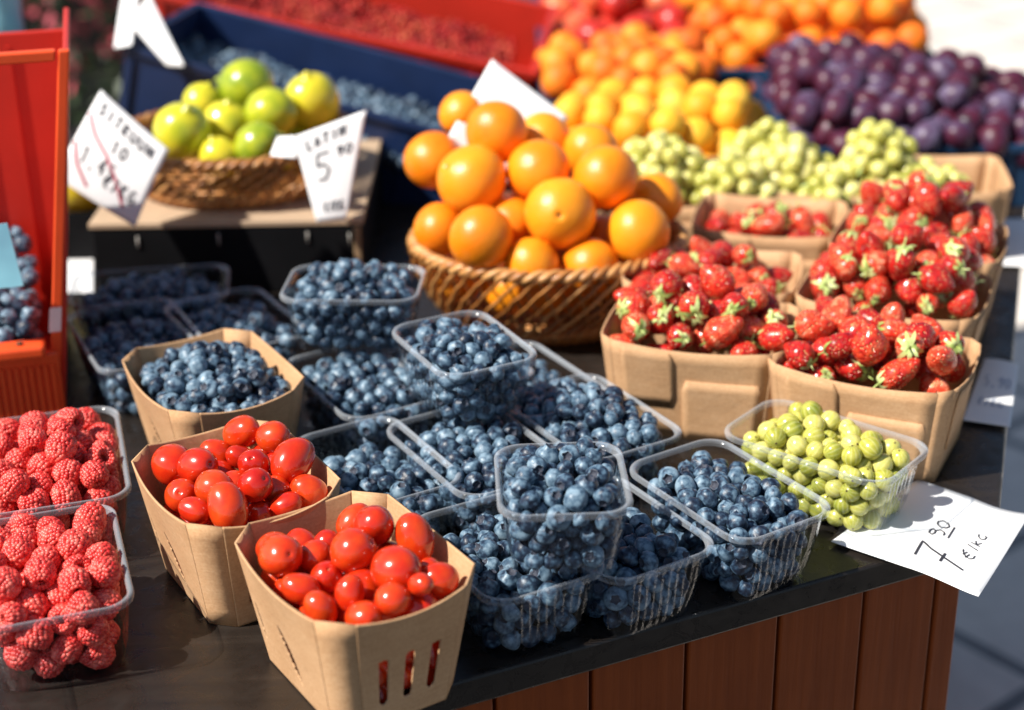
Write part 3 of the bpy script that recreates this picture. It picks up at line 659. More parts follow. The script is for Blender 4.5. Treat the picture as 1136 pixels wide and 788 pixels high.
# ------------------------------------------------------------------ baskets
def basket(ctr,z0,a,b,ab,bb,h,label,nst=46,rz=0,seed=1,open_=1.0):
    root=empty('wicker_basket',(ctr[0],ctr[1],z0),rz,label,'basket','wicker baskets of citrus')
    rg=random.Random(seed)
    def pt(th,t,o=0):
        s=math.sin(t*PI/2)**.8; A=ab+(a-ab)*s+o; B=bb+(b-bb)*s+o; return Vector((A*math.cos(th),B*math.sin(th),.004+(h-.008)*t))
    for d in (1,-1):
        w=MB()
        for k in range(nst):
            th0=2*PI*k/nst; pts=[pt(th0+(.62 if d==1 else -.30)*t+rg.uniform(-.01,.01),t,d*.0022+.0012*math.sin(t*26+d+k*PI)) for t in np.linspace(0,1,14)]
            w.tube(pts,(.0036 if d==1 else .0022)*open_,6,flat=.5)
        obj('weave',w,root,mats=M['wicker'])
    for (t,nm,rr) in ((.0,'base_ring',.0045),(.14,'base_ring',.0035)):
        w=MB()
        for s in range(2):
            w.tube([pt(th,t,.002+.002*math.cos(th*30+s*PI))+Vector((0,0,.0025*math.sin(th*30+s*PI))) for th in np.linspace(0,2*PI,240,endpoint=False)],rr*.7,6,closed=True)
        obj(nm,w,root,mats=M['wicker'])
    w=MB()
    for s in range(3):
        ph=2*PI*s/3
        w.tube([pt(th,1,.0038*math.cos(th*22+ph))+Vector((0,0,.0035*math.sin(th*22+ph))) for th in np.linspace(0,2*PI,300,endpoint=False)],.0034,7,closed=True)
    obj('rim',w,root,mats=M['wicker'])
    w=MB()
    for k in range(9):
        x=-.85+1.7*k/8; yy=math.sqrt(max(0,1-x*x)); w.tube([(ab*x,-bb*yy,.004),(ab*x,bb*yy,.004)],.0035,6,flat=.5)
        w.tube([(-ab*yy,bb*x,.006),(ab*yy,bb*x,.006)],.0035,6,flat=.5)
    V=[(ab*math.cos(t),bb*math.sin(t),.003) for t in np.linspace(0,2*PI,40,endpoint=False)]; w.add(V,[tuple(range(40))])
    obj('base',w,root,mats=M['wicker'])
OB=(.036,1.470)
basket(OB,0,.128,.104,.084,.052,.092,'wicker basket piled with oranges in the middle of the stall',50)
ORL=[(549.7,147,33,1.505,'orange at the very top of the heap, in front of the white card'),(522,200,37,1.462,'large orange left in the second row down, below the topmost one'),(600,193,33,1.462,'orange in the middle of the second row down from the top'),
(672,195,34,1.455,'orange at the right of the second row with a bright crescent on top'),(623,245,37,1.415,'biggest central orange with a dark navel spot'),(490,250,28,1.45,'orange at the far left resting on the basket rim'),
(536,263,34,1.395,'front left orange just above the basket rim'),(568,245,27,1.445,'orange half hidden between the front left one and the central one'),(709,256,34,1.418,'front right orange resting against the basket rim'),
(728,220,28,1.49,'darker orange at the far right behind the front right one'),(589,290,28,1.383,'low orange in the front, left of centre, sunk behind the rim'),(660,290,29,1.385,'low orange in the front, right of centre, sunk behind the rim'),
(480,176,30,1.535,'shaded orange at the back left corner of the heap'),(602,156,30,1.545,'orange behind the topmost one, half covered by the white card'),(655,166,28,1.52,'orange peeking out behind the second row, right of the card'),(512,125,24,1.575,'orange behind the white card, showing at its left edge')]
fillers=[(.0,1.46,.05),(.07,1.46,.05),(-.05,1.47,.06),(.04,1.52,.06),(.09,1.51,.08),(-.02,1.53,.07),(.03,1.43,.06),(.0,1.50,.105),(.06,1.50,.11),(.035,1.555,.115),(.1,1.45,.06)]
def heap(anch,fill,rf,cl,it=30,mob=.15):
    A=np.array([q[:3] for q in anch]+list(fill)); r=np.array([q[3] for q in anch]+[rf]*len(fill)); m=np.array([mob]*len(anch)+[1.]*len(fill)); return relax(A,r,m,cl,it,.02),r
A=[]
for px,py,rp,Y,l in ORL:
    p=PY(px,py,Y); A.append((*p,rp*1.05*proj(p)[2]/FPX))
def ocl(Pp,r):
    Pp[:,2]=np.maximum(Pp[:,2],r+.006); t=np.clip(Pp[:,2]/.092,0,1)**.8; a=.084+(.128-.084)*t-r*1.02; b=.052+(.104-.052)*t-r*.95
    x=(Pp[:,0]-OB[0])/a; y=(Pp[:,1]-OB[1])/b; s=np.sqrt(x*x+y*y); k=np.where((s>1)&(Pp[:,2]<.095),1/np.maximum(s,1e-6),1)
    Pp[:,0]=OB[0]+(Pp[:,0]-OB[0])*k; Pp[:,1]=OB[1]+(Pp[:,1]-OB[1])*k
Q,rr=heap(A,fillers,.026,ocl)
rg=np.random.default_rng(5)
for i in range(len(Q)):
    lab=ORL[i][4] if i<len(ORL) else 'orange buried inside the heap in the wicker basket'
    q=Vector((-.05,-.9,.25)).to_track_quat('Z','Y') if i==4 else quat_up(rg,(rg.uniform(-1,1),rg.uniform(0,1),rg.uniform(-1,1)),.4)
    inst('orange',OR[i%4],Q[i],rr[i]*1.03,q,lab,'orange','oranges in the wicker basket')
# box with limes
BX0=P(100,250,.077); BX1=P(399,250,.077); bw=BX1[0]-BX0[0]; bxc=(BX0[0]+bw/2,BX0[1]+.14)
root=empty('display_box',(bxc[0],bxc[1],0),0,'low black box with a tan cardboard lid under the lime basket','box')
m=MB(); m.box((0,0,.036),(bw,.28,.072)); bevel(obj('body',flatsh(m.build('body',M['black_box'])),root),.002)
m=MB(); m.box((0,.001,.0755),(bw+.004,.284,.006)); bevel(obj('lid',flatsh(m.build('lid',M['card_tan'])),root),.001)
m=MB(); m.box((bw/2-.004,-.1445,.036),(.007,.007,.071)); bevel(obj('corner_strip',flatsh(m.build('corner_strip',M['kraftx'])),root),.001)
for k,(fx,zz) in enumerate(((.17,.058),(.47,.060),(.80,.060),(.955,.058),(.25,.018),(.80,.024))):
    m=MB(); m.box((-bw/2+fx*bw,-.141,zz),(.0018,.002,.012 if zz>.03 else .004)); obj('staple',m,root,mats=M['nail'] if zz>.03 else M['apri'])
LB=(-.295,1.690)
basket(LB,.079,.124,.116,.098,.090,.058,'open wicker basket of limes on the black box',40,seed=3,open_=.95)
LML=[(204,146,33,1.645,0,'yellow-green lime at the left front of the basket'),(224,114,22,1.735,1,'small lime behind the left front one'),(254,138,27,1.685,2,'dark green lime in the middle of the basket'),(273,94,30,1.745,0,'topmost lime of the heap'),(300,124,28,1.685,1,'yellowest lime right of the middle one'),(343,112,31,1.72,2,'big green lime at the far right of the basket'),(286,160,26,1.625,0,'lime at the front, right beside the price note'),(243,172,22,1.625,1,'lime sunk low at the front of the basket')]
A=[]
for px,py,rp,Y,_,l in LML:
    p=PY(px,py,Y); A.append((*p,rp*proj(p)[2]/FPX))
def lcl(Pp,r):
    Pp[:,2]=np.maximum(Pp[:,2],r+.085); x=(Pp[:,0]-LB[0]); y=(Pp[:,1]-LB[1]); s=np.hypot(x,y); k=np.where(s>.112-r,(.112-r)/np.maximum(s,1e-6),1)
    k=np.where(Pp[:,2]>.142,1,k)
    Pp[:,0]=LB[0]+x*k; Pp[:,1]=LB[1]+y*k
Q,rr=heap(A,[(-.28,1.72,.11),(-.33,1.72,.11),(-.24,1.71,.115)],.026,lcl)
for i in range(len(Q)):
    inst('lime',LM[i%3],Q[i],rr[i]*1.0,quat_up(rg,(rg.uniform(-1,1),-.3,.4),.4),LML[i][5] if i<len(LML) else 'lime buried under the others in the basket','lime','limes in the wicker basket',scale=(1,1,1.03))
# lemon left of the box
p=PY(86,238,1.70); LMN=seamfruit(9,M['lemon'],1.12,0,'lemon'); 
root=empty('lemon_crate',(p[0]-.03,p[1]+.02,0),0,'small dark crate of lemons between the red crate and the black box','crate')
m=MB(); m.box((0,0,.020),(.12,.12,.036)); bevel(obj('body',flatsh(m.build('body',M['black_box'])),root),.002)
m=MB()
for sx,sy,dx,dy in ((0,-.058,.12,.004),(0,.058,.12,.004),(-.058,0,.004,.112),(.058,0,.004,.112)): m.box((sx,sy,.047),(dx,dy,.018))
obj('rim',flatsh(m.build('rim',M['black_box'])),root)
inst('lemon',LMN,(p[0],p[1],.040+.036),.035,quat_up(rg,(1,.1,.2),.1),'yellow lemon half hidden behind the big leaning price note','lemon')
inst('lemon',LMN,(p[0]-.064,p[1]+.01,.040+.036),.034,quat_up(rg,(1,.1,.2),.3),'yellow lemon hidden behind the red crate','lemon')

# ------------------------------------------------------------------ price notes
FONT={'0':[[(.5,1),(.15,.8),(.1,.3),(.5,0),(.85,.3),(.85,.75),(.5,1)]],'1':[[(.2,.75),(.5,1),(.5,0)]],'5':[[(.85,1),(.2,1),(.15,.55),(.55,.6),(.85,.35),(.6,.02),(.1,.05)]],
'7':[[(.0,.95),(.9,1.0),(.4,0)],[(.2,.45),(.85,.5)]],'9':[[(.85,.85),(.5,1),(.15,.8),(.25,.55),(.6,.52),(.85,.85),(.8,.4),(.45,0)]],'4':[[(.6,0),(.6,1),(.05,.35),(.9,.35)]],
'/':[[(.25,0),(.7,1.05)]],'K':[[(.15,1),(.15,0)],[(.8,1),(.15,.45),(.85,0)]],'G':[[(.85,.85),(.5,1),(.12,.6),(.2,.1),(.6,0),(.85,.2),(.85,.45),(.5,.45)]],'€':[[(.9,.9),(.5,1),(.2,.6),(.3,.1),(.85,.05)],[(.0,.6),(.7,.62)],[(.0,.4),(.65,.42)]],
'L':[[(.15,1),(.15,0),(.8,.02)]],'A':[[(.05,0),(.45,1),(.85,0)],[(.2,.38),(.7,.38)]],'T':[[(.0,1),(.95,1)],[(.48,1),(.48,0)]],'I':[[(.5,1),(.5,0)]],'M':[[(.05,0),(.15,1),(.5,.3),(.85,1),(.95,0)]],'N':[[(.1,0),(.1,1),(.85,0),(.85,1)]],
'U':[[(.1,1),(.12,.2),(.5,0),(.85,.2),(.85,1)]],'R':[[(.1,0),(.1,1),(.7,.9),(.7,.6),(.1,.5),(.85,0)]],'S':[[(.85,.9),(.4,1),(.1,.75),(.5,.52),(.85,.3),(.5,0),(.1,.1)]],',':[[(.5,.1),(.35,-.15)]],' ':[]}
def note(name,surf,label,strokes,nu=16,nv=16,group='handwritten price notes'):
    """surf(u,v)->Vector, u right v up across the paper"""
    V=[surf(i/nu,j/nv) for j in range(nv+1) for i in range(nu+1)]; F=[(j*(nu+1)+i,j*(nu+1)+i+1,(j+1)*(nu+1)+i+1,(j+1)*(nu+1)+i) for j in range(nv) for i in range(nu)]
    c=sum(V,Vector())/len(V); root=empty(name,c,0,label,'price note',group)
    o=obj('sheet',mesh('sheet',[v-c for v in V],F,M['paper']),root); solid(o,.0004,0)
    def nrm(u,v):
        e=.01; return (surf(min(u+e,1.2),v)-surf(u-e,v)).cross(surf(u,v+e)-surf(u,v-e)).normalized()
    for (nm,lines,w,mm) in strokes:
        m=MB()
        for ln in lines:
            pts=[]
            for (a,b) in zip(ln[:-1],ln[1:]):
                n=max(2,int(math.hypot(b[0]-a[0],b[1]-a[1])*40))
                for q in range(n): t=q/n; pts.append((a[0]+(b[0]-a[0])*t,a[1]+(b[1]-a[1])*t))
            pts.append(ln[-1])
            if len(pts)<2: continue
            P3=[surf(*p)+nrm(*p)*.0007 for p in pts]; V=[];F=[]
            for i,p in enumerate(P3):
                t=(P3[min(i+1,len(P3)-1)]-P3[max(i-1,0)]).normalized(); s=nrm(*pts[i]).cross(t).normalized()*w/2; V+=[p-s-c,p+s-c]
            F=[(2*i,2*i+1,2*i+3,2*i+2) for i in range(len(P3)-1)]; m.add(V,F)
        if m.V: obj(nm,m,o,mats=mm)
    return root
def word(txt,u0,v0,cw,ch,du=1.25,skew=0,dv=0):
    out=[]
    for k,cx in enumerate(txt):
        for ln in FONT[cx]:
            out.append([(u0+(k*du+x+skew*y)*cw,v0+k*dv+y*ch) for x,y in ln])
    return out
# 7.90 paper lying under the gooseberries and over the table corner
c0_,c1_,c2_,c3_=[Vector(P(x,y,.0035)) for x,y in ((922,601),(1086,657),(1142,574),(1018,532))]
def surf1(u,v):
    p=c0_.lerp(c1_,u).lerp(c3_.lerp(c2_,u),v); d=max(0,u-.62); return p+Vector((0,0,-.0*d*d+.004*math.sin(u*5+v*2)*max(0,u-.5)*2))
def uv_of(px,py):
    best=None
    p=P(px,py,.0035); A_=np.array(c1_-c0_)[:2]; B_=np.array(c3_-c0_)[:2]; q=(p-np.array(c0_))[:2]
    s=np.linalg.solve(np.array([A_,B_]).T,q); return float(s[0]),float(s[1])
def pxl(L): return [[uv_of(996+x/2.943,520+y/2.94) for x,y in ln] for ln in L]
Z=lambda L:[[((x/9.467+1006-996)*2.943,(y/9.46+570-520)*2.94) for x,y in ln] for ln in L]
seven=pxl(Z([[(108,440),(215,300),(300,380),(430,460),(645,580)],[(385,505),(465,425)]]))
n90=pxl(Z([[(375,200),(350,178),(312,190),(295,215),(325,236),(365,222),(375,200),(430,192),(475,215),(478,235),(460,248)],[(400,130),(412,104),(470,98),(535,132),(545,160),(500,174),(440,165),(400,130)],[(515,275),(610,165)]]))
kg=pxl(Z([[(692,375),(684,400),(700,440),(745,468),(795,465),(822,440)],[(672,425),(735,402)],[(695,455),(760,425)],[(750,325),(870,390)],[(795,305),(900,350)],[(858,330),(862,292)],[(858,330),(935,318)],[(912,228),(900,250),(925,278),(975,282),(1005,262),(980,245)]]))
note('price_note',surf1,'large white paper priced 7.90 lying under the gooseberry punnet and over the table corner',[('figures',seven,.0020,M['ink']),('superscript',n90,.0014,M['ink']),('unit',kg,.0012,M['ink'])])
# lime note, left (big, curled)
def quad_surf(c,bulge,nv):
    c=[Vector(q) for q in c]; nv=Vector(nv)
    def f(u,v): return c[0].lerp(c[1],u).lerp(c[3].lerp(c[2],u),v)+nv*(bulge*math.sin(PI*min(max((u+1-v)/2,0),1)))
    return f
qa=[PY(68,196,1.52),PY(150,252,1.50),PY(193,166,1.55),PY(112,100,1.58)]
s2=quad_surf(qa,.012,(-.2,-1,.3))
note('price_note',s2,'curled white note leaning on the left of the lime basket, reading SITRUUN 10',
 [('lettering',word('SITRUUN',.10,.80,.085,.12,1.35,0,-.004),.0026,M['ink']),('figures',word('10',.42,.56,.09,.14,1.3),.0024,M['ink']),('small_lettering',word('1,45',.15,.28,.09,.18,1.3)+word('€/KG',.50,.20,.08,.15,1.3),.0020,M['ink']),
  ('red_line',[[(.02,.74),(.2,.60),(.42,.50),(.62,.34),(.8,.12)],[(.02,.42),(.16,.24),(.36,.10)]],.0028,M['dullred'])])  # last entry: dull red curved bands across the paper
qb=[PY(352,246,1.535),PY(384,244,1.535),PY(407,122,1.58),PY(326,152,1.565)]
s3=quad_surf(qb,.004,(0,-1,.2))
note('price_note',s3,'white note hanging on the right of the lime basket, reading LATIN 5.90',
 [('lettering',word('LATIN',.14,.80,.095,.11,1.3,0,.008),.0026,M['ink']),('figure',word('5',.22,.44,.30,.28),.0026,M['ink']),('superscript',word('90',.60,.64,.12,.10),.0020,M['ink']),('small_lettering',word('€/KG',.30,.10,.11,.10,1.3),.0018,M['ink'])])
# folded tab of the hanging note over the rim
qf=[PY(300,172,1.575),PY(330,176,1.56),PY(328,150,1.565),PY(308,152,1.60)]
note('price_note',quad_surf(qf,.002,(0,-1,0)),'small folded paper tab tucked into the lime basket rim left of the hanging note',[])
# orange note standing behind
qo=[PY(497,152,1.545),PY(580,215,1.535),PY(630,130,1.575),PY(546,66,1.60)]
note('price_note',quad_surf(qo,.004,(0,-1,.2)),'blank white note stuck cornerwise behind the topmost orange',[('smudge',[[(.50,.72),(.53,.64),(.56,.68)]],.003,simple('grey_smudge',(.45,.46,.55),.7))])
# right hand notes
for (pts,lab,st) in (([(1067,466),(1121,474),(1130,405),(1092,398)],'bluish white note lying right of the strawberry carton at the table edge',[('faint_lettering',word('5,90',.2,.55,.14,.16)+word('€/KG',.2,.25,.12,.12),.0013,simple('faint_ink',(.35,.40,.5),.7))]),
                     ([(1086,293),(1145,296),(1150,243),(1080,246)],'bluish white note lying right of the heaped strawberry carton near the blue crate',[])):
    q=[Vector(P(x,y,.0035)) for x,y in pts]
    note('price_note',lambda u,v,q=q:q[0].lerp(q[1],u).lerp(q[3].lerp(q[2],u),v)+Vector((0,0,.002*math.sin(3*u)*v)),lab,st)
q=[Vector(P(74,325,.0035)),Vector(P(104,325,.0035)),Vector(P(104,282,.0035)),Vector(P(72,280,.0035))]
note('price_note',lambda u,v,q=q:q[0].lerp(q[1],u).lerp(q[3].lerp(q[2],u),v),'blank white sheet on the table between the red crate and black box',[])
# white paper on the corner of the navy crate
qs=[PY(130,30,1.93),PY(150,40,1.90),PY(206,75,1.87),PY(195,62,1.90)]
note('price_note',quad_surf([PY(128,52,1.90),PY(146,50,1.885),PY(155,-12,1.99),PY(137,-12,2.0)],.006,(0,-1,0)),'crumpled white paper over the corner of the navy crate',[])
note('price_note',quad_surf([PY(147,26,1.93),PY(186,74,1.875),PY(207,74,1.87),PY(166,-6,1.96)],.012,(0,-1,.3)),'narrow white paper strip slanting down the navy crate rim',[])

# ------------------------------------------------------------------ crates
def crate(name,FL,FR,depthv,h,mm,label,grp,lip=.006,th=.004,hole=True,up=None):
    """FL,FR: front rim corners (world), depthv: vector to the back rim"""
    FL,FR,dv=Vector(FL),Vector(FR),Vector(depthv); u=(FR-FL); L=u.length; u.normalize(); w=dv.normalized(); n=u.cross(w).normalized(); D=dv.length
    root=bpy.data.objects.new(name,None); link(root); Mx=Matrix((u,w,n)).transposed().to_4x4(); Mx.translation=FL-n*h; root.matrix_world=Mx; tag(root,label,'crate',grp)
    def wall(c,d,nm,slots=0):
        m=MB(); m.box(c,d); 
        if slots:
            pass
        bevel(obj(nm,flatsh(m.build(nm,mm)),root),.0012)
    wall((L/2,th/2,h/2),(L,th,h),'front_wall'); wall((L/2,D-th/2,h/2),(L,th,h),'back_wall')
    wall((th/2,D/2,h/2),(th,D-2*th-.0004,h),'end_wall'); wall((L-th/2,D/2,h/2),(th,D-2*th-.0004,h),'end_wall'); wall((L/2,D/2,.003),(L-2*th-.001,D-2*th-.001,.004),'base')
    m=MB()
    for c,d in (((L/2,-.003,h-.004),(L+.012,.006,.010)),((L/2,D+.003,h-.004),(L+.012,.006,.010)),((-.003,D/2,h-.004),(.006,D-.001,.010)),((L+.003,D/2,h-.004),(.006,D-.001,.010))): m.box(c,d)
    bevel(obj('rim',flatsh(m.build('rim',mm)),root),.0015)
    n_=int(L/.07); nd=max(1,int(D/.08)); m=MB(); m.box((0,0,0),(.004,.004,h-.020)); rib=flatsh(m.build('rib',mm))
    for k in range(n_+1): obj('rib',rib,root,(.008+(L-.016)*k/n_,-.0022,h*.5-.006))
    for k in range(nd+1):
        obj('rib',rib,root,(-.0022,.008+(D-.016)*k/nd,h*.5-.006)); obj('rib',rib,root,(L+.0022,.008+(D-.016)*k/nd,h*.5-.006))
    return root,Mx,L,D
CR=[]
rA=crate('fruit_crate',PY(142,50,1.90),PY(520,160,1.80),(.03,.24,-.0),.11,M['blue_plastic'],'navy blue tilted crate of dark blueberries behind the lime basket','crates at the back of the stall')
rB=crate('fruit_crate',PY(175,-8,2.17),PY(584,92,2.06),(.005,.27,.03),.12,M['redcrate'],'red tilted crate of redcurrants behind the navy crate','crates at the back of the stall')
rC=crate('fruit_crate',(-.36,2.50,.20),(-.02,2.50,.14),(0,.3,0),.12,M['teal_plastic'],'dark blue crate behind the red redcurrant crate','crates at the back of the stall')
m=MB(); m.tube([PY(528,-15,2.46),PY(540,5,2.44),PY(552,22,2.42)],.011,8); o=obj('carrying_strap',m,None,mats=M['yapri']); tag(o,'orange yellow strap hanging at the end of the dark blue crate','strap')
# supports under the tilted crates
def stand(x,y,w,d,h,lab):
    m=MB(); m.box((0,0,h/2),(w,d,h)); o=obj('support_block',flatsh(m.build('support_block',M['black_box'])),None,(x,y,0)); bevel(o,.003); tag(o,lab,'block','support blocks under the back crates')
stand(-.40,2.0,.06,.18,.055,'dark block propping the left end of the navy crate')
stand(-.42,2.32,.06,.2,.055,'dark block propping the left end of the red crate')
# level crates of stone fruit
def level(x0,x1,y0,y1,h,mm,lab,rz=0):
    return crate('fruit_crate',(x0,y0,h),(x1,y0,h),(0,y1-y0,0),h,mm,lab,'crates at the back of the stall')
def heapfruit(x0,x1,y0,y1,h,meshes,name,label,cat,grp,r0,cap,seed,fill=None,sc=(1,1,1),dens=1.88,rz=0,skew=(0,0)):
    cx,cy=(x0+x1)/2,(y0+y1)/2; a,b=(x1-x0)/2-.006,(y1-y0)/2-.006
    Pp,r=pack(a,b,a+.014,b+.014,h*1.05,r0,.1,fill or h,cap,seed,drop=.08,dens=dens,skew=skew,sh=.6); k=shell(Pp,r,a,b,a,b,h,False,3.0,r0); rg=np.random.default_rng(seed)
    for p,q in zip(Pp[k],r[k]):
        w=p+np.array([cx,cy,.006]); x,y,d=proj(w)
        if y<-30: continue
        inst(name,meshes[rg.integers(0,len(meshes))],w,q,quat_rand(rg),label,cat,grp,scale=sc)
level(.035,.325,1.775,1.99,.070,M['teal_plastic'],'blue crate heaped with yellow apricots behind the oranges')
heapfruit(.035,.325,1.77,1.99,.070,YA,'yellow_apricot','yellow apricot in the crate behind the oranges','apricot','yellow apricots heaped in a crate',.0215,.026,81,fill=.088)
level(.048,.266,2.01,2.24,.075,M['teal_plastic'],'blue crate heaped with deep orange apricots behind the yellow ones')
heapfruit(.048,.268,2.005,2.24,.075,AP,'apricot','orange apricot in the crate behind the yellow apricots','apricot','orange apricots behind the yellow ones',.0225,.030,82,fill=.096)
level(.276,.582,2.14,2.72,.08,M['teal_plastic'],'large blue crate heaped with orange apricots behind the plums')
heapfruit(.272,.585,2.135,2.72,.08,AP,'apricot','orange apricot in the crate behind the plums','apricot','orange apricots behind the plums',.0225,.075,83,fill=.112)
level(.05,.27,2.27,2.66,.085,M['teal_plastic'],'blue crate of red nectarines at the very back')
heapfruit(.05,.27,2.265,2.66,.085,PE,'nectarine','red nectarine in the crate at the very back','nectarine','red nectarines at the back',.027,.03,84,fill=.10)
level(.33,.66,1.79,2.12,.075,M['teal_plastic'],'blue crate heaped with purple plums at the right edge')
heapfruit(.33,.655,1.785,2.12,.075,PL,'plum','purple plum in the heaped crate at the right','plum','plums heaped in a blue crate',.0180,.046,85,fill=.086,sc=(1,1,1.0),skew=(-.14,0))
# redcurrants and the currants heap
def joined(name,tmpl,pos,rad,mats,label,cat,seed,grp=None,kind='stuff',rot=True):
    """one mesh from many copies of triangulated templates"""
    rg=np.random.default_rng(seed); vs=[];fs=[];ms=[];off=0; T=[]
    for V,F,MI in tmpl:
        f=[];mi=[]
        for q,mm in zip(F,MI):
            f.append((q[0],q[1],q[2])); mi.append(mm)
            if len(q)==4: f.append((q[0],q[2],q[3])); mi.append(mm)
        T.append((np.array(V,float),np.array(f,int),np.array(mi,int)))
    for i in range(len(pos)):
        V,F,MI=T[i%len(T)]; q=np.array(quat_rand(rg).to_matrix()); vs.append((V*rad[i])@q.T+pos[i]); fs.append(F+off); ms.append(MI); off+=len(V)
    V=(np.vstack(vs)/.007).astype(np.float32);F=np.vstack(fs).astype(np.int32);MI=np.concatenate(ms).astype(np.int32)
    me=bpy.data.meshes.new(name); me.vertices.add(len(V)); me.vertices.foreach_set('co',V.ravel()); me.loops.add(F.size); me.loops.foreach_set('vertex_index',F.ravel())
    me.polygons.add(len(F)); me.polygons.foreach_set('loop_start',np.arange(0,F.size,3,dtype=np.int32)); me.polygons.foreach_set('loop_total',np.full(len(F),3,np.int32))
    me.polygons.foreach_set('material_index',MI); me.polygons.foreach_set('use_smooth',np.ones(len(F),bool)); me.update(calc_edges=True)
    for m in mats: me.materials.append(m)
    o=bpy.data.objects.new(name,me); COL.objects.link(o); o.scale=(.007,)*3; return tag(o,label,cat,grp,kind)
def surface_fill(Mx,L,D,h,r0,seed,layers=2,drop=.1,bumpy=.012):
    rg=np.random.default_rng(seed); pts=[]
    for l in range(layers):
        nx=int(L/(r0*1.9)); ny=int(D/(r0*1.75))
        for i in range(nx):
            for j in range(ny):
                if rg.random()<drop: continue
                x=.008+r0+(i+.5*(j%2))*r0*1.9+rg.normal(0,r0*.3); y=.008+r0+j*r0*1.75+rg.normal(0,r0*.3)
                if x>L-.008-r0 or y>D-.008-r0: continue
                z=h-l*r0*1.7+bumpy*noise.noise(Vector((x*14+seed,y*14,0)))+rg.normal(0,r0*.25)
                p=Mx@Vector((x,y,z)); pts.append(tuple(p))
    return np.array(pts)
pts=surface_fill(rA[1],rA[2],rA[3],.066,.0068,3); addA=pts
pts=surface_fill(rB[1],rB[2],rB[3],.085,.0052,4,layers=2)
ic=[(ICO0[0],ICO0[1],[0]*len(ICO0[1]))]
joined('redcurrants',ic,pts,rng.uniform(.0042,.006,len(pts)),[M['currant']],'mass of small redcurrants filling the red tilted crate','redcurrants',9)

# grapes
GRC=[((.345,1.685),R(-8),.150,.110,.075,'kraft carton of green grapes in the middle, behind the half empty strawberry carton'),((.462,1.668),R(-8),.135,.125,.085,'kraft carton of green grapes in front of the plums'),((.165,1.700),R(-14),.13,.10,.06,'kraft carton of green grapes right behind the orange basket')]
for (c,a,L,W,h,lb) in GRC: carton(c,a,L,W,h,lb,'flaps',12)
def bunch(ctr,L,W,Ht,ang,seed,label,n=80):
    root=empty('grape_bunch',ctr,ang,label,'grapes','bunches of green grapes'); rg=np.random.default_rng(seed); pts=[];tries=0
    while len(pts)<n and tries<6000:
        tries+=1; v=rg.normal(size=3); v/=np.linalg.norm(v); v[2]=abs(v[2])*1.0-.12; s=rg.uniform(.62,1.0)
        t=v[0]*s; w=1-.35*max(0,t); p=np.array([t*L,v[1]*s*W*w,v[2]*s*Ht*w])
        if all(np.linalg.norm(p-q)> .0150 for q in pts): pts.append(p)
    for p in pts: inst('grape',GR,p,.0093,quat_rand(rg),parent=root)
    m=MB(); m.tube([(-L*1.05,0,Ht*.3),(-L*.6,.004,Ht*.5),(0,0,Ht*.4),(L*.7,-.004,Ht*.15)],[.0022,.002,.0018,.001],6)
    for k in range(10): a=k*1.3; x=-L*.6+k*L*.13; m.tube([(x,0,Ht*.4),(x+.01,math.cos(a)*W*.6,Ht*.4+math.sin(a)*Ht*.3)],.0008,5)
    obj('stem',m,root,mats=M['leaf'])
for k,(px,py,Y,L,W,Ht,ang,lab) in enumerate(((735,175,1.700,.055,.045,.058,.6,'green grape bunch nearest the orange basket'),(818,195,1.665,.046,.042,.045,-.4,'green grape bunch left in the middle carton'),(880,180,1.70,.052,.048,.062,.5,'tallest green grape bunch in the middle carton'),(925,205,1.655,.036,.04,.030,0,'low green grape bunch at the right of the middle carton'),(978,170,1.690,.050,.045,.075,.9,'highest green grape bunch, in front of the plums'),(1035,200,1.665,.045,.045,.040,.2,'green grape bunch at the right end of the right carton'),(850,160,1.74,.05,.045,.05,1.2,'green grape bunch at the back of the middle carton'))):
    p=PY(px,py,Y); bunch((p[0],p[1],max(.045,p[2]-Ht*.45)),L,W,Ht,ang,90+k,lab,85)

# red crate at the left, filled with blueberries
fr=P(74,462,0); X1=fr[0]; Yf=fr[1]; X0=X1-.40; wl=.012
zt=PY(70,62,Yf)[2]
root=empty('fruit_crate',(X1-.2,Yf+.1,0),0,'tall red-orange crate with a ribbed low front, holding blueberries at the left edge','crate','red crates')
def bx(nm,c,d,mm=M['red_plastic'],bv=.0015):
    m=MB(); m.box((c[0]-(X1-.2),c[1]-(Yf+.1),c[2]),d); return bevel(obj(nm,flatsh(m.build(nm,mm)),root),bv)
hf=PY(60,392,Yf)[2]; Dp=.17
bx('front_wall',((X0+X1)/2,Yf+.006,hf/2),(.40,.010,hf))
m=MB()
for k in range(66): m.box((X0+.004+k*.006-(X1-.2),Yf-.0002-(Yf+.1),hf*.44),(.0028,.0032,hf*.80))
obj('front_ribs',flatsh(m.build('front_ribs',M['red_plastic'])),root)
bx('front_ledge',((X0+X1)/2-.002,Yf+.000,hf+.0065),(.385,.022,.011),bv=.003)
V,F,_=revolve([(0,.0012),(.0028,.0012),(.0032,0),(0,-.0001)],12); peg=mesh('peg',V,F,M['tip'])
for k in range(9): obj('peg',peg,root,(X1-.03-k*.04-(X1-.2),Yf-.001-(Yf+.1),hf+.0125))
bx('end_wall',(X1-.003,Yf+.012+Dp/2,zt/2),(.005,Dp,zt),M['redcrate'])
bx('corner_post',(X1-.0045,Yf+.014,zt/2+.02),(.009,.010,zt-.04))
bx('top_bar',((X0+X1)/2-.005,Yf+.014,zt-.004),(.388,.010,.009))
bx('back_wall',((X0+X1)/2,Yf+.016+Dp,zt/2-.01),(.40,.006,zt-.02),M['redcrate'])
m=MB()
for k in range(12): m.box((X0+.02+k*.033-(X1-.2),Yf+.0125+Dp-(Yf+.1),zt/2),(.003,.003,zt*.8))
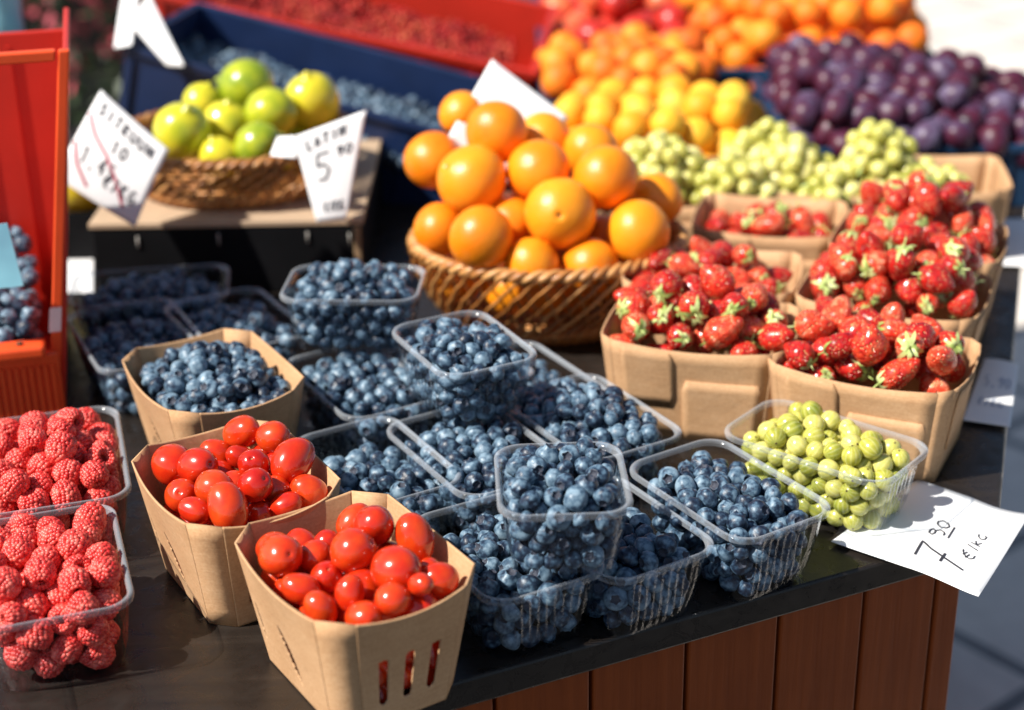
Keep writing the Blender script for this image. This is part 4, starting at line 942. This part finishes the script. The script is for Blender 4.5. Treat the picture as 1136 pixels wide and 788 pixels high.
obj('back_ribs',flatsh(m.build('back_ribs',M['redcrate'])),root)
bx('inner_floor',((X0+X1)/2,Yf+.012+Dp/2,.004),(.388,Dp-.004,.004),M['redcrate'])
bx('tape',(X1-.0045,Yf+.0080,.088),(.0100,.0012,.022),M['tape'],.0003)
Mx=Matrix.Translation((X0+.01,Yf+.012,0)); pts=surface_fill(Mx,.385,Dp,.060,.0078,6,layers=3,drop=.05)
# heap rises towards the back
pts[:,2]+=np.clip((pts[:,1]-Yf)/Dp,0,1)*.055
pts=pts[(pts[:,0]>X1-.20)]
RA=R(13.5); Rz=Matrix.Rotation(RA,4,'Z'); piv=Vector((X1,Yf,0)); Tr=Matrix.Translation(piv)@Rz@Matrix.Translation(-piv)
root.matrix_world=Tr@Matrix.Translation((X1-.2,Yf+.1,0))
for ch in root.children:
    if ch.name.split('.')[0] in ('end_wall','corner_post','top_bar','back_wall','tape'):
        for v in ch.data.vertices: v.co.x+=.155*max(0,v.co.z-.05)
addR=np.array([tuple(Tr@Vector(p)) for p in pts])
m=MB(); m.box((0,0,0),(.06,.001,.055)); o=obj('price_card',flatsh(m.build('price_card',M['bagm'])),None,tuple(PY(-30,240,Yf-.02)),(R(0),R(-6),0)); tag(o,'blue card edge poking in over the blueberries in the red crate','card')
bpy.data.objects[o.name].location.z=.155
# stand-off wire holding the card
m=MB(); m.tube([(o.location.x-.015,o.location.y+.002,.13),(o.location.x-.015,o.location.y+.03,hf*.8)],.001,6); o2=obj('card_stick',m,None,mats=M['nail']); o2.parent=o; o2.matrix_parent_inverse=o.matrix_basis.inverted()
# background bag
V,F,_=revolve([(0,.17),(.018,.165),(.022,.14),(.03,.11),(.034,.06),(.033,.02),(.035,-.02),(.02,-.03),(0,-.03)],24,None)
root=empty('plastic_bag',tuple(PY(2,30,2.0)),0,'pale blue and white bag behind the top of the red crate','bag')
obj('body',mesh('body',[Vector(v)*(1+.2*noise.noise(Vector(v)*50))*.8 for v in V],F,M['bagm']),root)
V,F,_=revolve([(0,-.022),(.028,-.024),(.031,-.035),(.029,-.06),(0,-.062)],20); obj('base_band',mesh('base_band',[Vector(v)*(1+.2*noise.noise(Vector(v)*60)) for v in V],F,M['bagw']),root)

# ------------------------------------------------------------------ blueberries: nearest seen ones single, the rest one mass
arr=np.array(BB)
keep=np.ones(len(arr),bool)
for (c0,Mx,a,b,h,lid) in STACKVOL:
    q=(arr[:,:3]-c0)@Mx; t=np.clip(q[:,2]/h,0,1); s=.80+.17*t
    ins=(q[:,2]>-.0065)&(q[:,2]<h+.004)&(np.abs(q[:,0])<a*s+.0035)&(np.abs(q[:,1])<b*s+.0035)&(arr[:,4]!=lid); keep&=~ins
arr=arr[keep]
ex=np.vstack([np.column_stack([addA,rng.uniform(.006,.0078,len(addA)),np.full(len(addA),98)]),np.column_stack([addR,rng.uniform(.0070,.0086,len(addR)),np.full(len(addR),99)])])
allb=np.vstack([arr,ex]); v=allb[:,:3]-cC; dep=v@cF; X=IW/2+FPX*(v@cR)/dep; Yp=IH/2-FPX*(v@cU)/dep; rp=allb[:,3]*FPX/dep
inside=(X>2)&(X<IW-2)&(Yp>2)&(Yp<IH-2)
def hull(pts):
    pts=sorted(map(tuple,pts)); 
    def half(ps):
        o=[]
        for p in ps:
            while len(o)>1 and (o[-1][0]-o[-2][0])*(p[1]-o[-2][1])-(o[-1][1]-o[-2][1])*(p[0]-o[-2][0])<=0: o.pop()
            o.append(p)
        return o[:-1]
    return half(pts)+half(pts[::-1])
for (hp,dd) in SOLIDS:
    H_=hull(hp); ins=np.ones(len(allb),bool)
    for i in range(len(H_)):
        a,b=H_[i],H_[(i+1)%len(H_)]; ins&=((b[0]-a[0])*(Yp-a[1])-(b[1]-a[1])*(X-a[0]))>0
    inside&=~(ins&(dep>dd+.0))
score=np.zeros(len(allb)); idx=np.where(inside&(allb[:,4]<90))[0]
offs=[(0,0),(.5,0),(-.5,0),(0,.5),(0,-.5),(.35,.35),(-.35,.35),(.35,-.35),(-.35,-.35)]
for i in idx:
    nb=np.where((np.abs(X-X[i])<40)&(np.abs(Yp-Yp[i])<40)&(dep<dep[i]-allb[i,3]*.25))[0]; c=0
    for ox,oy in offs:
        x,y=X[i]+ox*rp[i],Yp[i]+oy*rp[i]
        if not len(nb) or not (((X[nb]-x)**2+(Yp[nb]-y)**2)<(rp[nb]*.95)**2).any(): c+=1
    score[i]=c/len(offs)*rp[i]**2
order=np.argsort(-score)[:300]; sel=np.zeros(len(allb),bool); sel[order]=True; sel&=score>0
rg=np.random.default_rng(77)
for i in np.where(sel)[0]:
    q=quat_up(rg,(0,-.7,.7),.7) if rg.random()<.45 else quat_rand(rg)
    lb=BBLAB[int(allb[i,4])]
    inst('blueberry',BB_HI[rg.integers(0,6)],allb[i,:3],allb[i,3]*1.06,q,lb,'blueberry',lb.replace('blueberry','blueberries',1))
rest=allb[~sel]
joined('blueberries',BB_LO,rest[:,:3],rest[:,3]*1.06,[M['blue'],M['crown']],'mass of the further blueberries filling the punnets and crates','blueberries',13)
print('blueberries',len(allb),'single',int(sel.sum()))

# ------------------------------------------------------------------ table
e0=P(610,728,0); e1=P(944,634,0); ed=(e1-e0)[:2]; ed/=np.linalg.norm(ed); corner=P(1090,590,0)
print('edge ang',math.degrees(math.atan2(ed[1],ed[0])))
tc=float((P(1086,615,-.022)-e0)[:2]@ed)-.004; Cc=e0[:2]+ed*tc
rd=np.array([math.cos(R(72)),math.sin(R(72))])
q0=P(1112,535,0)[:2]; tt=np.linalg.solve(np.array([ed,-rd]).T,q0-e0[:2]); Ct=e0[:2]+ed*tt[0]; print('corner',Ct,Cc)
r1=Ct+rd*((2.14-Ct[1])/rd[1]); pl=[e0[:2]-ed*1.1,Ct,r1,np.array([.615,2.15]),np.array([.615,3.1]),np.array([-.42,3.1]),np.array([-.62,2.1])]
root=empty('market_table',(0,1.2,-.85),0,'dark topped market table with oxblood red plank front','table')
tz=.022
V=[(p[0],p[1]-1.2,.85) for p in pl]+[(p[0],p[1]-1.2,.85-tz) for p in pl]; F=[(0,1,2,3),(7,6,5,4)]+[(i,4+i,4+(i+1)%4,(i+1)%4) for i in range(4)]
F=[f[::-1] if k>1 else f for k,f in enumerate(F)]; n_=len(pl); F=[tuple(range(n_)),tuple(range(n_,2*n_))[::-1]]+[((i+1)%n_,i,n_+i,n_+(i+1)%n_) for i in range(n_)]
o=obj('tabletop',mesh('tabletop',V,F,M['table'],False),root); bevel(o,.002,2)
nrm=np.array([ed[1],-ed[0]])   # outward
gx=[P(x,y,-tz) for x,y in ((556,772),(664,741),(770,709),(873,679),(967,650),(1048,627),(1081,617))]
gs=[float((g-e0)[:2]@ed) for g in gx]; wst=(gs[5]-gs[0])/5
print('plank',gs,wst)
edges=[gs[0]-wst*k for k in range(14,0,-1)]+gs[:6]+[tc-.004]
inset=.012
for a,b in zip(edges[:-1],edges[1:]):
    m=MB(); L=b-a-.0028; c=e0[:2]+ed*((a+b)/2)-nrm*(inset+.006); ang=math.atan2(ed[1],ed[0])
    m.box((0,0,0),(L,.012,.85-tz-.01)); o=obj('plank',flatsh(m.build('plank',M['plank'])),root,(c[0],c[1]-1.2,(.85-tz)/2),(0,0,ang)); bevel(o,.0018,2)
m=MB(); L=edges[-1]-edges[0]; c=e0[:2]+ed*((edges[0]+edges[-1])/2)-nrm*(inset+.022); m.box((0,0,0),(L,.008,.8)); obj('back_board',flatsh(m.build('back_board',M['black_box'])),root,(c[0],c[1]-1.2,.42),(0,0,math.atan2(ed[1],ed[0])))
c=Cc-nrm*(inset+.02)+rd*.60; m=MB(); m.box((0,0,0),(1.06,.012,.82)); obj('side_board',flatsh(m.build('side_board',M['plank'])),root,(c[0]-.02,c[1]-1.2,.415),(0,0,R(72)))
for sx,sy in ((-.8,1.6),(.3,1.8),(-.8,.2)):
    m=MB(); m.box((0,0,0),(.05,.05,.82)); obj('leg',flatsh(m.build('leg',M['black_box'])),root,(sx,sy,.41))
# small light chip on the plank top edge as in the picture
# ground
V=[(-60,-20,-.846),(60,-20,-.846),(60,.2,-.846),(2.2,.95,-.846),(-60,.95,-.846)]; o=obj('dark_bounce_sheet',mesh('dark_bounce_sheet',V,[(0,1,2,3,4)],M['bounce_dark'],False)); o['kind']='structure'  # unseen dark sheet, added to stop sunlit bounce from in front of the table
V=[(-60,-20,-.85),(60,-20,-.85),(60,120,-.85),(-60,120,-.85)]; o=obj('ground',mesh('ground',V,[(0,1,2,3)],M['ground'],False)); o['kind']='structure'
# dark flower stand in the left background
root=empty('flower_stand',(-1.25,3.9,-.85),0,'dark stand of foliage with pink blossoms at the far left back','flower stand')
m=MB(); m.box((0,.3,.75),(2.0,.5,1.5)); bevel(obj('rack',flatsh(m.build('rack',M['earth'])),root),.01)
def leaves(n,s,x0,x1,z0,z1,seed,yj=.12):
    rg=np.random.default_rng(seed); m=MB()
    for _ in range(n):
        c=Vector((rg.uniform(x0,x1),-.02-abs(rg.normal(0,yj)),rg.uniform(z0,z1))); q=quat_rand(rg); L=s*rg.uniform(.6,1.3)
        m.add([c+q@Vector(v) for v in ((-L,0,0),(0,-L*.4,L*.1),(L,0,0),(0,L*.4,L*.1))],[(0,1,2,3)])
    return m
obj('foliage',leaves(4200,.028,-1.0,1.0,.0,1.6,1),root,mats=M['hedge'])['kind']='stuff'
obj('blossoms',leaves(2200,.022,-1.0,1.0,.55,1.3,2,.16),root,mats=M['blossom'])['kind']='stuff'

# ------------------------------------------------------------------ light, world, camera
w=bpy.data.worlds.new('World'); scene.world=w; w.use_nodes=True; nt=w.node_tree; bg=nt.nodes['Background']
SUNV=Vector((-.80,-.35,.95)).normalized()
el=math.asin(SUNV.z); az=math.atan2(SUNV.x,SUNV.y)
sky=nt.nodes.new('ShaderNodeTexSky'); sky.sky_type='NISHITA'; sky.sun_disc=False; sky.sun_elevation=el; sky.sun_rotation=az; sky.dust_density=1.0; sky.ozone_density=.5
nt.links.new(sky.outputs[0],bg.inputs[0]); bg.inputs[1].default_value=.06
sl=bpy.data.lights.new('sun','SUN'); sl.energy=4.5; sl.angle=R(.55); sl.color=(1,.95,.87); so=bpy.data.objects.new('sun',sl); link(so); so.rotation_mode='QUATERNION'; so.rotation_quaternion=SUNV.to_track_quat('Z','Y')
cd=bpy.data.cameras.new('camera'); co=bpy.data.objects.new('camera',cd); link(co)
cd.sensor_width=36; cd.lens=36*FPX/IW; cd.clip_start=.02; cd.clip_end=500
Mc=Matrix((Vector(cR),Vector(cU),-Vector(cF))).transposed().to_4x4(); Mc.translation=Vector(cC); co.matrix_world=Mc
cd.dof.use_dof=True; cd.dof.focus_distance=1.13; cd.dof.aperture_fstop=3.6; cd.dof.aperture_blades=0
scene.camera=co
scene.render.engine='CYCLES'
scene.cycles.transparent_max_bounces=24; scene.cycles.max_bounces=8
vs=scene.view_settings; vs.view_transform='Standard'; vs.look='None'; vs.exposure=.80; vs.gamma=1
